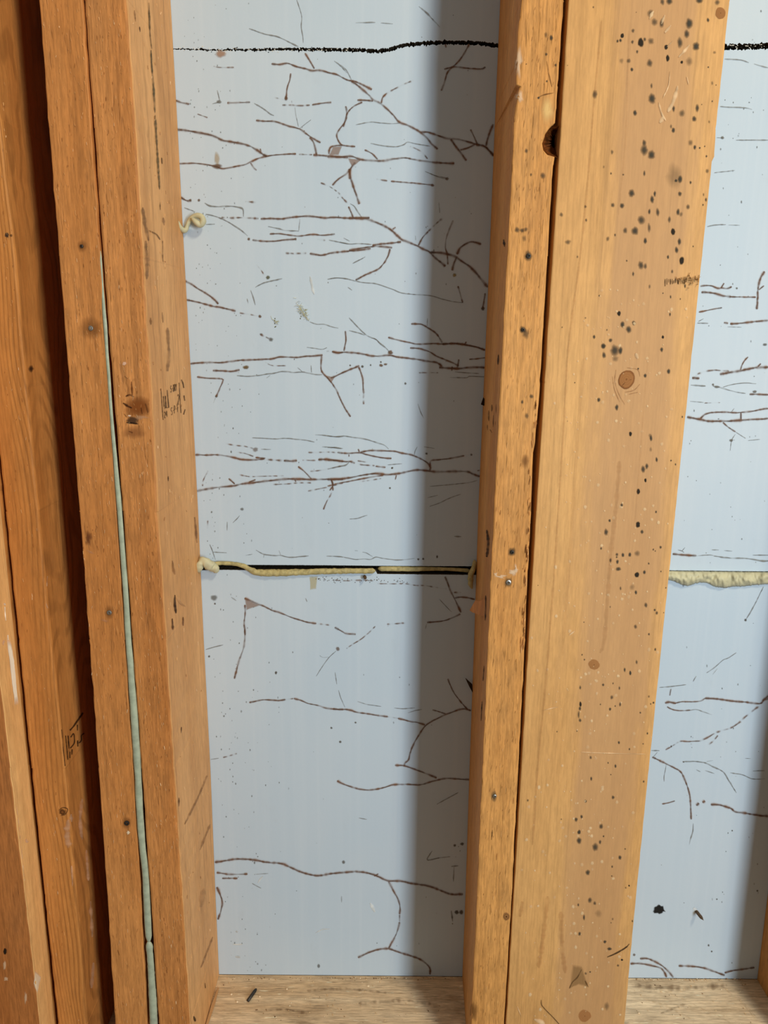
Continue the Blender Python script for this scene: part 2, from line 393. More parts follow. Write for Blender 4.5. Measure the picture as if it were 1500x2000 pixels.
def ribbon(pts, w, col, halo, on, a0=1.0, dash=0.0, dome=0.0004, wob=0.6, taper=True, halo_a=0.35):
    """a low raised trail along pixel polyline pts, w = core width in photo pixels -> verts, faces, cols"""
    P = smooth_px(pts); n = len(P); sd = random.random() * 100
    T = np.gradient(P, axis=0); T /= (np.linalg.norm(T, axis=1)[:, None] + 1e-9); Nn = np.stack([-T[:, 1], T[:, 0]], 1)
    offs = [-2.3, -1.25, -0.62, 0, 0.62, 1.25, 2.3]; al = [0, halo_a, 0.92, 1, 0.92, halo_a, 0]
    if halo is None: offs = [-1.3, -0.62, 0, 0.62, 1.3]; al = [0, 0.85, 1, 0.85, 0]
    m = len(offs); v = []; c = []; f = []; lf = lift()
    for i in range(n):
        nz = mnoise.noise(Vector((i * 0.16 + sd, sd, 0))); nz2 = mnoise.noise(Vector((i * 0.45 + sd, 7 + sd, 0)))
        k = max(0.35, 1 + wob * nz + 0.45 * wob * nz2)
        e = min(i, n - 1 - i)
        if halo is not None and taper and e < 4: k = max(k, 1.0) * 1.15 * (0.75 if e == 0 else 1)
        elif taper and e < 3: k *= (0.45 + 0.18 * e)
        ww = w / 2 * k
        p0 = P[i] + Nn[i] * w * 0.22 * wob * mnoise.noise(Vector((i * 0.3, sd, 3)))
        am = a0 * (0.82 + 0.3 * nz2)
        if dash: am *= min(1, max(0.06, 0.5 + 2.2 * dash * mnoise.noise(Vector((i * 0.33 + sd, 2, sd)))))
        elif wob > .55: am *= min(1, max(.45, 1.0 + .9 * mnoise.noise(Vector((i * 0.11 + sd, 2, sd))) + .5 * mnoise.noise(Vector((i * 0.37 + sd, 4, sd)))))
        am = min(1, max(0, am)); dk = 1 + 0.55 * nz
        for j, o in enumerate(offs):
            q = p0 + Nn[i] * o * ww; h, nr = hit(q[0], q[1], on)
            if h is None: return [], [], []
            up = lf + (dome * (1 - (o / 1.25) ** 2) if abs(o) < 1.25 else 0)
            v.append(h + nr * up)
            cc = col if abs(o) < 1 or halo is None else halo
            c.append((cc[0] * dk, cc[1] * dk, cc[2] * dk, al[j] * am))
    for i in range(n - 1):
        for j in range(m - 1): f.append((i * m + j, i * m + j + 1, i * m + m + j + 1, i * m + m + j))
    return v, f, c
def disc(px, py, rx, ry, col, a, on, soft=0.35, seg=12, jag=0.15, dome=0.0002, edge=None, rot=0.0):
    lf = lift(); v = []; c = []; f = []
    h, nr = hit(px, py, on)
    if h is None: return [], [], []
    v.append(h + nr * (lf + dome)); c.append((*col, a)); sd = random.random() * 50
    rr = [1 - soft, 1.0] if soft < 0.6 else [0.3, 0.65, 1.0]
    aa = [a, 0] if soft < 0.6 else [a * 0.95, a * 0.5, 0]
    for r, al in zip(rr, aa):
        for k in range(seg):
            t = 6.2832 * k / seg; j = 1 + jag * 2 * mnoise.noise(Vector((math.cos(t) * 1.7, math.sin(t) * 1.7, sd)))
            dx, dy = math.cos(t) * rx * r * j, math.sin(t) * ry * r * j
            q = (px + dx * math.cos(rot) - dy * math.sin(rot), py + dx * math.sin(rot) + dy * math.cos(rot))
            h, nr = hit(*q, on)
            if h is None: return [], [], []
            v.append(h + nr * (lf + dome * (1 - r))); c.append((*(edge or col), al))
    for k in range(seg): f.append((0, 1 + k, 1 + (k + 1) % seg))
    for L in range(len(rr) - 1):
        for k in range(seg):
            a_, b_ = 1 + L * seg + k, 1 + L * seg + (k + 1) % seg
            f.append((a_, a_ + seg, b_ + seg, b_))
    return v, f, c
def poly(pts, col, a, on):
    lf = lift(); P = np.array(pts, float); cen = P.mean(0); v = []; c = []
    D = []
    for i in range(len(P)):
        for t in (0, .33, .66): D.append(P[i] * (1 - t) + P[(i + 1) % len(P)] * t)
    n = len(D); h, nr = hit(*cen, on); v.append(h + nr * lf); c.append((*col, a)); f = []
    for s, al in ((0.8, a), (1.08, 0)):
        for q in D:
            r = cen + (q - cen) * s + np.array([random.gauss(0, .4), random.gauss(0, .4)]); h, nr = hit(*r, on)
            if h is None: return [], [], []
            v.append(h + nr * lf); c.append((*col, al))
    for k in range(n):
        f.append((0, 1 + k, 1 + (k + 1) % n)); f.append((1 + k, 1 + n + k, 1 + n + (k + 1) % n, 1 + (k + 1) % n))
    return v, f, c
def part(name, g, parent, **k):
    if not g[0]: return None
    return mk(name, g[0], g[1], MARK, parent=parent, cols=g[2], **k)

# ---- branching stain trails on the foam; each line: kind+width, then points of one magnified detail (origin, scale)
BROWN, HALO, GREY = lin(106, 76, 57), lin(170, 140, 120), lin(116, 112, 104)
TR = {
 (330, 0, 4.2857): """
g8 1070,0 1100,90 1112,150 1108,230 1120,300 1125,360
g9 672,240 800,285 910,308 1000,350 1085,392
b9 1140,445 1180,510 1218,575
b12 860,535 930,540 990,530 1060,555 1150,578 1200,592 1270,590 1340,610 1400,622 1450,648 1500,672 1560,683 1630,715 1700,750
b9 1020,615 1012,670 990,740 982,830
h6 880,815 960,835
h9 950,880 1020,880 1100,885 1180,880
b10 1200,878 1280,865 1360,857
b11 55,840 110,860 172,872
g8 405,755 425,840
g8 365,870 420,855
b10 490,862 570,860 680,856
g10 715,865 790,910 850,955 880,968
h6 240,955 325,985
b11 730,1008 800,1015 870,1015 930,1030 1000,1055 1095,1080 1150,1120 1200,1155 1270,1195
g6 1055,900 1065,970 1085,1060
g6 1095,1075 1190,1003
b11 1180,1150 1210,1190 1225,1240 1235,1295
b15 60,1085 130,1090 220,1105 340,1128 400,1150 450,1175 520,1187 610,1203 680,1225 740,1258 800,1300 820,1310
b8 765,1245 770,1270
b10 85,1370 150,1368 230,1368 340,1382 400,1395 455,1412 550,1395 630,1380 680,1358 740,1330 820,1308 900,1297 1000,1290 1065,1288
b8 685,1365 715,1410 735,1425
h8 1090,1292 1200,1295
b13 1210,1297 1290,1303 1380,1310 1500,1318
b10 1480,890 1490,960 1475,1020 1430,1080 1405,1130 1420,1180 1455,1215 1560,1228
b10 1455,1215 1370,1225 1345,1250 1340,1290
g9 1385,512 1430,545 1490,610
h7 375,555 430,565 545,565""",
 (640, 0, 4.2857): """
g8 235,192 400,188
g8 445,193 545,200
g11 765,55 830,110 890,175 940,230
b10 1185,370 1140,450 1090,520 1040,565 1000,610 980,680 950,760
b10 975,580 1060,560 1150,570 1280,578 1320,562
b7 985,370 990,400
b13 200,680 250,715 310,765 350,800 380,835 440,865 500,915 550,965 600,1022 660,1045 720,1075 780,1110 830,1155 870,1205 920,1250
g9 110,545 150,580 170,610 200,670
b9 450,865 460,820 490,785
h10 490,785 560,745 640,705 720,672
b11 250,838 320,840 380,845
b10 290,855 220,890 170,940 150,990 135,1050 130,1060
g7 155,890 170,930
g7 235,1045 300,1032 370,1022 450,1030 540,1035 610,1030
b13 780,1105 850,1110 930,1138 1000,1160 1080,1165 1150,1180 1240,1208 1310,1225 1350,1260 1390,1305
b15 1240,1208 1310,1225 1350,1260 1390,1305
b13 1030,1165 1070,1225 1110,1275 1160,1345
b10 1110,1255 1170,1240 1230,1210
b9 1195,1085 1225,1145 1250,1205
b12 1385,1040 1355,1110 1335,1175 1325,1220
g8 360,1200 430,1215 500,1225 580,1228 640,1210 670,1190 740,1205 800,1215 860,1225
h8 690,1225 760,1255 800,1285 835,1330
b14 0,1312 100,1315 200,1310 280,1335 380,1345 470,1345 560,1330 650,1322 720,1335 800,1348 880,1358 960,1365 1060,1368
b9 310,1255 370,1285 420,1335
b14 230,1360 190,1420 185,1500
b11 190,1420 150,1460 90,1500 40,1550
g8 815,1435 900,1470 1000,1492""",
 (330, 330, 4.2857): """
b12 95,235 150,265 190,268
g11 300,285 345,310 420,315 520,312 600,325 622,345 625,400
h10 640,272 730,280
g10 130,325 220,358
g10 310,378 400,400 480,435 530,465 600,510 660,562
b11 700,595 790,605 880,605 960,595 1050,588
h11 440,408 520,410 610,408 750,415
b13 770,418 850,415 940,418 1010,408 1080,400 1160,395 1240,402 1310,410 1390,405 1500,412 1580,408 1680,410
g10 830,482 920,500 980,515 1090,520
g7 1097,420 1088,515
b10 845,545 920,542 1000,552 1090,562 1200,548 1290,555 1390,545
g9 1340,595 1420,612 1500,628
h9 1240,588 1310,598
h11 975,705 1060,708 1150,705
b13 1180,708 1280,722 1350,705 1430,695 1500,688 1590,680 1690,665
g10 310,465 385,462
b12 130,935 190,965 240,1000 300,1035 360,1075 415,1130
b12 140,1095 220,1110 300,1130 360,1147 440,1160 560,1190
h8 590,1205 690,1220 760,1235
g10 725,990 780,960 840,942 950,918
g9 685,1015 705,1070 725,1140
g7 655,1085 665,1125
h6 730,800 770,845 800,890
g7 1180,1280 1240,1300 1300,1300 1360,1320 1420,1332
h9 765,1385 860,1430
h9 1270,115 1350,150 1420,200 1450,240 1500,290
g7 1330,925 1400,912 1500,920""",
 (640, 330, 4.2857): """
b14 180,0 195,80 220,160 245,230 265,295
g8 190,290 225,315 260,370 290,410
b9 175,315 200,370 215,410
b15 180,410 270,415 330,420 400,445 460,470 530,510 580,555 620,590 680,615 740,640 800,670 850,695 900,745 950,785 985,815
b9 545,505 570,488
g8 100,610 180,628 260,625 370,632
g8 135,578 185,605
b13 180,680 270,665 370,650 450,650 540,660
b13 375,640 450,628 540,620 615,610
b11 522,670 505,730 470,790 420,840 320,885 235,930
g9 210,790 280,755 315,735
g8 0,922 80,912 160,920 240,940 310,952 400,960 480,985 550,1010 620,1038 720,1050 800,1055 880,1065 960,1090 1050,1110 1130,1120
b9 1090,980 1110,1050 1130,1120
b10 760,640 795,575 840,525
h10 840,525 900,465 965,408
g8 735,560 737,595
b9 1050,430 1015,510 990,590 985,660 1000,720 1005,800
b16 860,700 930,700 1000,712 1070,735 1110,765 1180,810 1240,870 1290,930 1340,990
b13 1080,715 1110,660 1160,625 1210,610 1285,630
b11 1080,735 1055,795 1040,850
b9 1318,1040 1305,1120 1295,1170
h8 410,85 500,100
b9 530,103 640,112 740,120 800,127 880,135
g7 860,40 930,70 1000,85
g7 170,990 205,1015
g9 180,1245 240,1310 300,1370 340,1400 400,1425 440,1460 490,1500 530,1545
g8 180,1352 250,1370 310,1390
b11 700,1297 780,1300 840,1330 910,1380 960,1455
g6 835,1250 832,1315
g5 930,280 938,370""",
 (350, 640, 4.6875): """
b13 105,330 180,322 290,318 380,320 480,308 560,298 650,295 760,290 850,285 920,268 1010,270 1080,272 1160,262 1240,258 1315,250
b11 1305,260 1300,320 1300,380 1320,420 1360,460 1400,510 1440,570 1470,640 1520,740 1570,815
b13 1390,460 1440,440 1500,410 1560,385 1650,348
b13 310,392 400,395 480,400 555,385
b10 165,450 260,462 390,468 400,490 380,540 340,630
g5 335,640 315,690
g10 530,438 620,445 720,438 800,425 880,415 930,402 1000,403 1050,410 1130,405 1180,415 1250,428 1310,430
g8 1085,365 1125,400
g8 1207,345 1212,410
g8 800,460 835,435
g8 1170,180 1250,190 1310,198 1355,182
h11 1350,215 1400,218
b12 1410,220 1450,230 1500,225
h7 790,315 850,345 980,348
g9 670,1008 780,1012 880,1018 980,1012 1080,1022 1160,1030 1240,1047
g8 1245,980 1330,985 1400,995 1500,998
h8 425,1060 500,1075 600,1085 680,1105
g7 750,1112 840,1115
b12 150,1162 250,1166 340,1163 420,1172 500,1188 570,1205 680,1210 780,1200
h12 780,1205 880,1212 960,1216
b14 960,1216 1030,1220 1080,1215
h8 530,1140 600,1150 680,1178
b9 700,1188 790,1195
g9 1310,1090 1400,1095 1500,1105
h9 1180,1142 1260,1142 1360,1138 1500,1148
h8 1130,1212 1250,1215
b15 1275,1208 1350,1205 1430,1215 1500,1222
h9 1200,1315 1300,1305 1400,1285 1500,1262
b9 1090,1270 1140,1310 1180,1350 1210,1385
b15 165,1495 240,1480 330,1465 420,1455 500,1448 580,1430 680,1418 780,1405 880,1395 980,1385 1080,1385 1200,1388 1300,1388 1400,1386 1500,1387
b9 455,1380 510,1430
b9 640,1415 700,1390
h7 550,1345 640,1362 750,1360 960,1355
h9 860,1435 980,1430 1100,1420 1210,1420
h9 1180,1495 1280,1475 1400,1450 1500,1420
b9 1395,1390 1405,1440 1410,1490
b8 1060,1390 1070,1410
h8 265,1310 220,1400 215,1450""",
 (640, 640, 4.6875): """
b10 162,30 168,110 158,170 150,215
b14 40,218 100,232 150,225 250,230 320,240 400,258 480,260 560,252 640,268 740,280 820,290 900,305 980,315 1020,330 1045,355
g8 400,95 440,105 490,155
h9 490,155 530,185 570,225
b11 555,88 640,112 720,130 820,150 900,148 980,145 1050,150 1140,145 1220,150 1300,165 1370,180 1440,205
b14 1050,150 1140,145 1220,150 1300,165 1370,180 1440,205
b11 755,185 830,190 890,205 940,225 1000,262 1080,295 1140,320 1200,350
b9 1255,150 1270,128
b15 1020,362 1100,370 1200,375 1290,365 1370,362 1440,365
b10 1200,290 1190,350 1180,375
b10 1140,355 1135,395
b8 1295,290 1360,285 1440,275
g9 1165,405 1260,412 1385,420
h8 835,412 1010,412
g9 1120,455 1270,458 1300,445 1440,450
b11 285,360 305,410 322,470 325,540 330,600
h10 330,600 328,650 330,700
g7 825,695 850,770 878,828
g10 0,990 80,998 160,992 240,1005 320,1015 400,1035 460,1055 520,1075 560,1110
g10 0,1098 60,1098 130,1108
b11 90,1142 180,1150 290,1145 360,1162 440,1180 520,1192 585,1197
b8 280,1110 292,1140
b8 195,1160 195,1180
b12 300,1140 380,1125 460,1125 560,1128 620,1132 680,1148 760,1162 820,1185 880,1215 920,1245 940,1280 935,1305
g8 820,1090 800,1130 795,1165
b10 935,1270 945,1218 1020,1208 1100,1200 1180,1185 1250,1172
b12 0,1210 80,1215 160,1225 210,1225 250,1240
h9 280,1250 350,1258 430,1262
b9 440,1268 530,1278
h8 275,1218 365,1232
g9 0,1295 80,1275 160,1260 200,1230
b15 0,1390 80,1388 170,1378 260,1362 350,1345 450,1335 540,1345 600,1340 680,1330 760,1310 840,1302 900,1308 980,1318 1060,1318 1180,1315 1280,1318 1330,1340 1390,1362
b10 80,1428 150,1415 240,1398 330,1380 430,1362 510,1350
g8 550,1255 680,1245
b8 0,1450 60,1435 80,1428
b9 40,1400 50,1440 20,1490
h8 290,1410 400,1395 490,1380
g7 935,1452 1080,1440 1200,1428 1290,1418 1370,1398
b7 630,1350 620,1390
g6 880,1090 980,1105
b9 1370,1310 1390,1305""",
 (370, 940, 5.0): """
h9 1405,60 1380,130 1340,200 1310,275
g9 425,405 470,360 490,335
g10 650,670 700,700 740,715 840,725 890,722 950,738 1010,742 1080,735 1165,728
g8 875,675 892,720
g7 725,745 730,715
g10 1340,730 1420,732 1500,740
g8 200,615 230,690 255,765
g8 230,690 365,697
g7 550,722 615,712
g8 370,395 368,480
h8 180,380 178,460
b12 540,1140 600,1165 680,1200 740,1225 810,1260 880,1280 940,1305 1000,1330 1070,1350 1150,1375 1240,1388
h8 1250,1390 1380,1405
b11 543,1205 545,1280 540,1340 535,1400 545,1500
g12 410,1130 460,1165
g8 1135,1140 1150,1175
b13 1420,1425 1500,1470 1530,1485 1625,1492""",
 (650, 940, 5.0): """
g9 165,368 240,362 290,345 338,330
g9 0,732 80,735 130,745 220,762 310,758 370,762 420,740 480,750 560,762 650,768 740,760 800,752
g8 215,675 245,678
g7 290,690 330,700 390,735
g7 925,160 1025,135
g8 945,245 1040,212 1120,172 1190,145 1250,125
g10 1185,537 1255,540
h9 0,965 140,970 270,965 400,970
h8 440,998 560,1000 720,1000 800,1015 900,1018 1000,1035 1110,1048
b13 1095,930 1120,990 1145,1060 1180,1130 1210,1190 1250,1280
b11 1190,1140 1240,1130 1310,1135 1385,1152
h10 1180,1085 1250,1085
b12 920,1378 1000,1372 1080,1362 1150,1340 1200,1318 1245,1295
g6 905,1440 915,1390
h10 530,1395 640,1388 710,1382
g8 1040,1150 1100,1215 1160,1275""",
 (380, 1220, 5.172): """
b13 500,0 512,60 505,180 495,240 470,310 445,380 425,460 403,545
g10 115,250 200,225 290,203
b12 555,785 620,772 690,758 780,760 850,765 920,755
h8 920,755 1000,745
b12 1005,743 1080,765 1150,795 1250,815 1330,842 1420,852 1500,855
g8 1420,480 1437,600
g8 1455,660 1475,730 1520,835
g7 1230,520 1290,425 1360,330 1430,265
g6 1265,310 1300,330 1355,325
g10 165,1360 245,1348
h9 290,1340 350,1325 430,1300""",
 (650, 1220, 5.172): """
b13 0,850 60,855 130,855 190,865 250,885 350,898 450,915 555,928
h8 555,928 660,945
b12 660,945 740,965 800,980 860,988 930,1012
b12 1395,868 1330,850 1270,858 1200,885 1140,905 1070,940 1000,975 940,1015 900,1065 850,1145 810,1220 780,1300 765,1365 730,1395 722,1425
b11 1160,545 1195,630 1225,690 1262,740 1310,800 1360,855
b9 1005,860 1060,875 1140,900
g8 250,775 350,805 490,825
g8 620,840 700,848 830,840
g8 760,890 830,868 900,855
h8 430,15 370,75 280,150 200,198 140,240""",
 (390, 1490, 2.830): """
b7 1080,12 1130,15 1170,28 1230,50 1310,82
b7 760,98 800,118 880,143 950,148 1020,135 1070,120 1150,118 1220,120 1290,100 1360,85 1420,88 1490,92
g5 1310,228 1370,195 1430,162
b9 85,548 140,540 210,530 300,535 370,548 450,555 500,575 570,605 650,622 720,612 790,605 870,600 940,610 990,628 1040,650 1110,652 1170,665 1240,675 1290,688 1340,708 1390,725 1455,725
b5 965,625 988,612
b7 1045,655 1070,705 1095,750 1108,800 1105,835
b7 1105,880 1095,920 1080,960 1045,1022
h5 1105,835 1105,880
b8 1045,1025 1000,1028 940,1045 875,1075
b8 1045,1025 1110,1048 1180,1070 1230,1092 1270,1130 1273,1168
b7 95,605 170,615 265,613
b6 125,637 210,637
g4 310,615 380,610
g5 290,665 340,692
b8 95,685 115,730 125,770 118,815 102,865
g6 1285,485 1258,535 1320,525 1385,518
g8 1390,572 1430,568
g6 1405,575 1402,655
g9 1390,815 1398,875
g4 880,303 925,312
g6 785,735 785,770""",
 (1340, 0, 4.0): """
g8 300,462 370,465 430,470 490,490
g8 530,500 580,515 640,530
g8 265,832 330,838 450,842 515,855
g7 240,1075 285,1078
g9 390,1095 500,1095 640,1095
g8 220,1350 290,1342 380,1332
g9 165,1770 230,1758 310,1755
g5 330,1758 420,1760""",
 (1280, 500, 5.0): """
b12 440,295 500,288 550,292 610,315 650,312 700,318 745,300
b9 640,315 670,265
b15 450,355 520,355 600,370 660,388 740,398
b10 740,398 860,400 980,402
b15 1065,150 1030,210 1010,270 1000,340 998,420 990,520
b9 1010,330 1060,290
b9 425,548 550,522 650,505
g12 410,655 515,657
g9 420,640 470,612
b12 670,650 710,658
b14 730,662 820,658 900,648 1000,638 1100,628
g7 705,692 840,695
h11 380,1185 420,1150 480,1128 570,1115 640,1118 720,1125
b16 360,1190 430,1195
b18 630,1155 720,1138 830,1120 900,1105 980,1090 1100,1085
b9 830,1112 850,1055 880,1010 905,985
b10 1000,1080 1030,1050
g14 345,1260 420,1265 490,1270
g11 560,1268 620,1280 700,1305 800,1330 880,1342
g8 660,1280 750,1255 870,1240 985,1248
b13 920,1350 1000,1350 1100,1355
g7 340,1418 470,1430
h6 480,1435 630,1432
b17 310,1572 380,1585 440,1595 520,1612 620,1612 740,1610 850,1602
b13 850,1602 950,1595 1040,1592 1100,1585
b12 440,1585 480,1550 540,1530 620,1525 700,1525 780,1530 860,1525 950,1515 1020,1500 1100,1488
b11 835,1530 835,1600
g7 740,1525 770,1488
b10 660,1625 710,1670 780,1715
g8 780,1715 840,1755 880,1780
g8 905,1802 1020,1790
g6 780,1740 745,1800 730,1900""",
 (1250, 880, 5.0): """
b14 320,1008 440,1020 550,1026
g7 550,1026 680,1018 720,1025
g12 720,1028 800,1040 900,1050 1000,1050 1080,1058 1150,1070 1200,1078 1280,1075
g9 370,968 410,980 430,995
g8 410,980 440,945
g8 700,968 770,970
g7 820,975 900,982
g11 1100,1020 1280,1020
g10 1205,1330 1170,1400 1110,1520 1070,1590 1030,1655""",
 (1220, 1260, 5.0): """
g9 340,412 450,403 600,385
h8 455,410 440,490
g13 700,300 668,352
g8 800,270 880,215 960,145 1010,125 1090,72
g6 860,285 905,230
b14 395,565 430,555 500,568
b9 500,565 560,552 660,552 740,545 785,518
b15 785,518 880,522 980,535 1080,548 1180,555 1320,570 1360,530 1420,480
b12 1345,540 1420,515
b9 415,600 450,620 520,638 640,635
g8 640,635 700,628 770,650 855,680
h11 1310,595 1200,680 1110,760 1030,810 940,835 870,865 800,905 730,935
h9 730,935 620,940 540,940 455,990 400,1020
h9 910,880 870,930 820,970
g11 260,1028 340,1030
g8 320,1045 280,1090
b12 270,1092 340,1125 420,1165 490,1200 550,1240 590,1320 625,1420 640,1500 645,1600 650,1700
g9 670,1740 665,1820 640,1900 632,1945
g7 405,1165 400,1205 385,1280 385,1330
g11 565,1135 640,1135 700,1135 790,1150 860,1185 960,1235 1010,1310 1090,1440
g8 1030,1245 1150,1265 1250,1305 1370,1305
g6 800,1135 860,1125
g8 700,1215 740,1235
g8 785,1222 875,1252
g8 1250,1228 1365,1225
g6 1175,1105 1230,1107
b8 365,1550 430,1538 490,1520
b18 700,1565 725,1540
b16 760,1535 785,1520
b16 840,1555 920,1558 1030,1590 1080,1625 1180,1640 1300,1660 1420,1672""",
 (1190, 1640, 4.8387): """
b13 200,1170 280,1168 360,1180 430,1195 490,1215 520,1250 540,1298
b13 290,1122 360,1122 430,1150 500,1190 560,1245 605,1300
b14 655,1190 740,1192 830,1200 910,1215 980,1240 1090,1280
b13 1090,1255 1170,1235 1280,1220 1370,1205""",
}
def foam_of(py):
    return foam_up if py < 92 else (foam_mid if py < 1110 else foam_low)
for (ox, oy, sc_), txt in TR.items():
    for line in txt.strip().splitlines():
        w = line.split(); k, wd = w[0][0], float(w[0][1:]) / sc_
        P = [(ox + float(a.split(',')[0]) / sc_, oy + float(a.split(',')[1]) / sc_) for a in w[1:]]
        my = sum(p[1] for p in P) / len(P)
        col, halo, a0, ds = {'b': (BROWN, HALO, 0.95, 0.0), 'g': (GREY, None, 0.72, 0.0), 'h': (BROWN, HALO, 0.8, 1.0)}[k]
        part('stain_trail', ribbon(P, wd * 1.06, col, halo, 'foam', a0=a0, dash=ds, halo_a=0.27), foam_of(my))

# webs, blotches, specks on the foam
webs = [(330, 0, 4.2857, [(1375, 1228), (1450, 1228), (1420, 1295), (1340, 1302)]), (640, 0, 4.2857, [(170, 1325), (290, 1338), (240, 1370), (200, 1395)]),
        (350, 640, 4.6875, [(1340, 440), (1425, 452), (1390, 510)]), (370, 940, 5.0, [(545, 1148), (700, 1208), (557, 1258)])]
for ox, oy, s_, pp in webs:
    P = [(ox + a / s_, oy + b / s_) for a, b in pp]
    part('stain_blotch', poly(P, lin(156, 130, 114), 0.6, 'foam'), foam_of(P[0][1]))
# x, y, rx, ry, colour, cover in photo pixels
DK, RU, TAN, YE = lin(88, 80, 66), lin(110, 82, 58), lin(170, 132, 104), lin(150, 130, 70)
blot = [(431, 105, 10, 8, TAN, .8), (424.5, 325, 11, 6, RU, .85), (424, 310, 6, 13, lin(186, 164, 128), .6), (559, 192, 4, 5, RU, .9), (428, 199, 5, 4, GREY, .8), (372, 391, 3, 3, RU, .8),
        (388.5, 391, 3, 3, RU, .8), (486, 467, 3, 3, RU, .9), (577, 467, 3, 3, RU, .9), (523.5, 542, 4, 4, lin(96, 96, 70), .9), (508, 618, 3.4, 3.4, RU, .85),
        (887.5, 537.5, 4, 4, YE, .85), (943, 603, 4, 4, DK, .9), (845, 362, 4, 3, RU, .8), (873, 349, 4, 3.5, RU, .7), (480.5, 717.5, 6, 4.4, lin(110, 84, 36), .9),
        (422.5, 774, 3, 3, DK, .8), (499, 878, 6, 5, RU, .55), (510, 653, 3.5, 2.6, DK, .6), (529, 663, 5, 4, DK, .6), (762.5, 688.5, 5, 5, lin(110, 78, 48), .9),
        (744.5, 713.6, 4.4, 3, RU, .9), (744, 707, 2, 2, DK, .9), (753, 711.5, 4, 2.4, RU, .8), (792, 749, 2.6, 2.6, DK, .8), (708, 715.7, 3, 3, DK, .9), (724, 713, 2, 2, DK, .8),
        (684, 713.6, 2, 2, DK, .8), (833, 885.8, 2.6, 2.4, DK, .9), (766, 914, 2.3, 2.3, DK, 1), (920.5, 888, 2.3, 2.3, DK, .8), (761.6, 953, 2.2, 2.2, DK, .9), (473, 994.4, 4, 3.2, DK, .6),
        (418, 1167, 7, 6, DK, .6), (420, 1179, 2, 2.2, DK, .8), (817, 1092, 2.4, 2.4, DK, .9), (826.6, 1091.6, 2.2, 2.2, DK, .9), (853.6, 1087.4, 2, 3, DK, .9), (539, 1313.8, 2.8, 3, DK, .9),
        (660, 1267, 4, 4.4, RU, .7), (408.6, 1282, 2.2, 2.6, DK, .8), (647.4, 1421.5, 2.4, 2.4, DK, .8), (664.6, 1448.7, 2.8, 2.4, DK, .8), (694.5, 1411, 2.2, 2, DK, .8), (671, 1683.6, 3.4, 3.6, DK, .7),
        (902.5, 1648, 4.4, 3.4, DK, .9), (888, 1651, 3, 3, DK, .8), (892, 1781.5, 4.4, 4.4, DK, .9), (901, 1781.5, 4.4, 5, DK, .9), (622.5, 1886.5, 3, 4.4, DK, .6),
        (1411, 269, 3.4, 3.2, GREY, .9), (1400, 755.6, 6, 2.6, GREY, .8), (1392.5, 751, 2.6, 2.4, GREY, .9), (1474, 765, 4.4, 3, GREY, .9), (1428, 860, 4, 3, GREY, .9), (1494, 673, 4.4, 3, DK, .7),
        (1439, 563, 2.4, 2.4, GREY, .8), (1456, 1211, 3, 2.8, DK, .8), (1311, 1457.6, 2, 2, DK, .9), (1238.6, 1864.6, 3, 3, RU, .7), (1400, 1756, 1.8, 1.8, DK, .8), (1384, 1846, 2.2, 2.4, DK, .8),
        (1390, 1858, 1.8, 1.8, DK, .9), (1479, 1739.6, 2, 2, DK, .9), (1430, 1622, 1.6, 1.6, DK, .9), (1335, 1488, 2, 1.6, DK, .7)]
specks = {foam_up.name: MB(), foam_mid.name: MB(), foam_low.name: MB()}
for x, y, rx, ry, c, a in blot:
    g = disc(x, y, rx * 1.1, ry * 1.1, c, a * .85, 'foam', soft=.5)
    if max(rx, ry) >= 4: part('stain_blotch', g, foam_of(y))
    else: specks[foam_of(y).name].add(*g)
for i in range(430):                                            # fine dirt: heavier beside the left stud
    if i < 230: y = random.uniform(0, 1900); x0 = 340 + y * 0.05; x = x0 + 8 + random.betavariate(1.2, 3) * 150
    elif i < 330: y = random.uniform(0, 1900); x = random.uniform(440, 900 if y > 900 else 940)
    else: y = random.uniform(20, 1890); x = random.uniform(1425 - y * .1 + 6, 1495)
    r = random.uniform(0.7, 1.6) * (1.25 if random.random() < .15 else 1)
    specks[foam_of(y).name].add(*disc(x, y, r, r * random.uniform(.8, 2.0), lin(104, 106, 100), random.uniform(.2, .6), 'foam', seg=7))
for i in range(60):                                             # dirty line under the seam
    x = random.uniform(600, 800); specks[foam_low.name].add(*disc(x, 1131 + random.gauss(0, 2.5) + (x - 600) * .02, 1.2, 1.0, lin(84, 68, 50), .7, 'foam', seg=7))
for nm, mb in specks.items():
    mb.build('stain_specks', MARK, parent=bpy.data.objects[nm], kind='stuff')
part('stain_blotch', poly([(605, 1126), (620, 1126), (617, 1150), (606, 1152)], lin(196, 184, 140), .55, 'foam'), foam_low)
for P, w in (([(616, 1822), (630, 1815), (644, 1814)], 2.2), ([(504, 1724), (509, 1716), (514, 1711)], 3), ([(723, 1763), (728, 1772), (732, 1781)], 6), ([(455, 1844), (475, 1844)], 3), ([(606, 540), (611, 565), (614, 575)], 5), ([(460, 1868), (470, 1869)], 7), ([(461, 1818), (465, 1820)], 7)):
    part('scuff', ribbon(P, w, lin(226, 228, 224), None, 'foam', a0=.75, wob=.4), foam_of(P[0][1]))
# torn white crumbs along the black joint
mb = MB()
for i in range(130):
    x = random.uniform(352, 700) if i < 95 else random.uniform(1420, 1498); y = np.interp(x, [p[0] for p in joint_px], [p[1] for p in joint_px])
    g = disc(x, y + random.gauss(0, 2.2), random.uniform(.7, 2.0), random.uniform(.6, 1.4), lin(226, 222, 208) if random.random() < .6 else lin(30, 26, 20), .95, 'foam', seg=6, soft=.2)
    mb.add(*g)
mb.build('torn_foam_crumbs', MARK, parent=foam_mid, kind='stuff')
